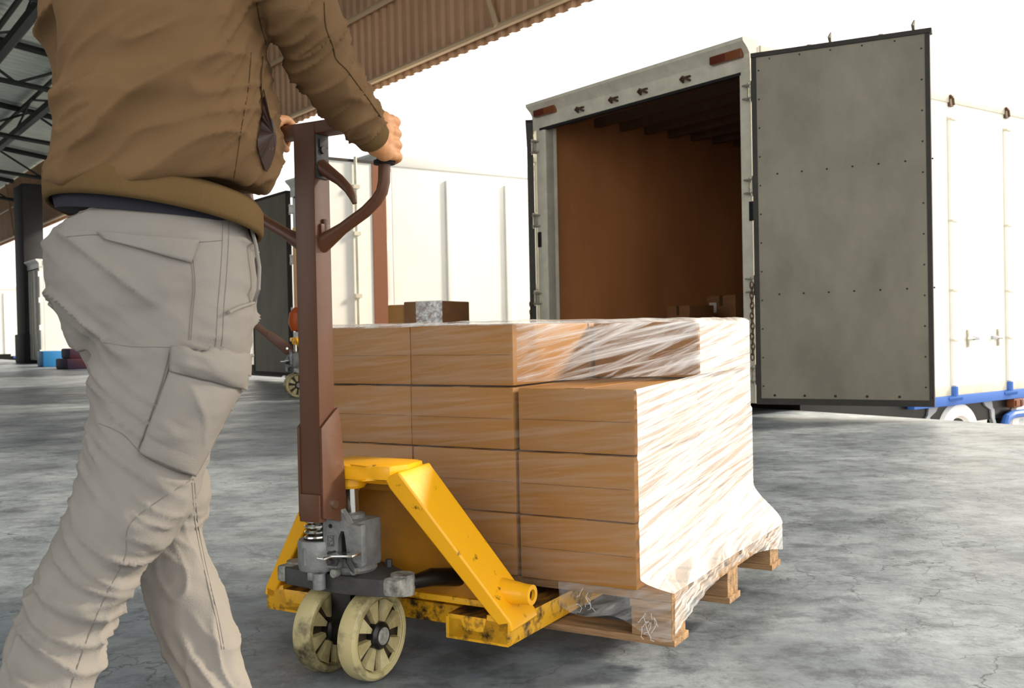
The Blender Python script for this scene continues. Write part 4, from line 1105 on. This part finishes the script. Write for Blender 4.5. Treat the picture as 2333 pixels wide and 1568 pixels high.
# right hand closed round the vertical grip
def hand(G, ax, palm_dir, thumb_dir, wrist, across=.0225, rad=.0275, start=-.5, sweep=3.6, flip=1, fr=.0102):
    """G: grip point under the middle finger; ax: bar direction towards the index finger; palm_dir: from the bar to the palm"""
    ax = ax.normalized(); pd = (palm_dir - ax * palm_dir.dot(ax)).normalized(); td = ax.cross(pd) * flip
    L = [.92, 1.0, .95, .8]
    for i in range(4):
        o_ = (1.5 - i) * across; pts = []
        N = 9; sw = sweep * L[i]
        for k in range(N + 1):
            a = start + sw * k / N
            rr_ = rad + .004 * math.sin(PI * k / N * 2.2) + (.003 if k in (0, 1) else 0)
            pts.append(G + ax * (o_ - .001 * k * (i - 1.5) * .4) + (pd * math.cos(a) + td * math.sin(a)) * rr_)
        mb.tube(pts, [fr * 1.08] * 3 + [fr] * 4 + [fr * .92] * 2 + [fr * .75], 12); mb.ball(pts[-1], fr * .75, 7)
        mb.ball(pts[1] + (pts[1] - G).normalized() * .002, fr * 1.14, 8)      # knuckle
        base = G + ax * o_ * .9 + pd * (rad + .012) + td * (-.018); seg(base, pts[1], fr * 1.25, fr * 1.15, 12)
    # palm block
    pc_ = G + pd * (rad + .016) - td * .012
    for o_ in (-.03, -.01, .012, .03): mb.ball(pc_ + ax * o_, (.021, .021, .021), 10)
    heel = G + pd * (rad + .02) - td * .03 - ax * .008
    seg(pc_ + ax * .02, heel + ax * .015, .019, .021); seg(pc_ - ax * .025, heel - ax * .015, .018, .02); seg(heel + ax * .01, wrist, .023, .0215); seg(heel - ax * .012, wrist, .021, .0215)
    # thumb from the side of the palm near its base, closing over the fingers
    tb = heel + ax * .03; a0 = -.9
    tp = [tb, G + ax * .040 + (pd * math.cos(-.75) + td * math.sin(-.75)) * (rad + .013), G + ax * .036 + (pd * math.cos(-1.7) + td * math.sin(-1.7)) * (rad + .006), G + ax * .026 + (pd * math.cos(-2.5) + td * math.sin(-2.5)) * (rad + .004)]
    mb.tube(tp, [.0155, .0125, .0105, .0085], 12); [mb.ball(q, r_, 7) for q, r_ in zip(tp, (.0155, .0125, .0105, .0085))]
gx = .1885
GR = jpt(gx, -.195, 1.148); up_ = jpt(gx * .985, -.195, 1.2) - GR
RV = (JM.to_3x3() @ Vector((1, 0, 0))); VV = (JM.to_3x3() @ Vector((0, 1, 0)))
hand(GR, up_, -VV * .55 + RV * .75 , None, A[9] + cdir * .012, start=-.1, sweep=3.7, flip=1)
GL = jpt(-.105, -.194, 1.1915)
hand(GL, RV, -VV * .75 + UPZ * .65, None, L_arm[4] + d_ * .01, start=-.2, sweep=3.3, flip=-1, rad=.0275)
bd_me = remeshed(mb, .0035, 2)
body = link_mesh('body', bd_me, M['skin'], body_root)
# hair and shoes
mb = MB(); mb.ball(hd + UPZ * .042 - FW * .022, (.085, .098, .104), 16)
hm = mb.mesh('hair', 60)
for v in hm.vertices:
    r = v.co - hd
    if r.dot(FW) > .03 and r.z < .07: v.co -= FW * .07
    if r.z < -.03: v.co.z = hd.z - .03
    v.co += r.normalized() * .004 * noise.noise(v.co * 60)
link_mesh('hair', hm, M['hair'], body_root)
for H_, tip in ((RH, -.03), (LH, .0)):
    mb = MB(); rings = []
    for s_, w_, h_, dz in ((-.05, .022, .055, 0), (-.035, .036, .085, 0), (.0, .04, .095, 0), (.06, .042, .075, 0), (.12, .047, .055, 0), (.17, .047, .045, 0), (.215, .036, .036, 0), (.235, .016, .026, 0)):
        b_ = Vector((H_.x, H_.y, .0)) + FW * s_
        if tip: b_.z = max(0, .055 - (s_ + .05) * .35)
        rings.append([b_ + RT * math.cos(t) * w_ + UPZ * (h_ * .5 + h_ * .5 * max(-.98, math.sin(t) * 1.15) if math.sin(t) * 1.15 < 1 else h_) for t in [2 * PI * k / 20 for k in range(20)]])
    mb.loft(rings); o = mb.build('shoe', M['shoe'], body_root, 50, world=True)
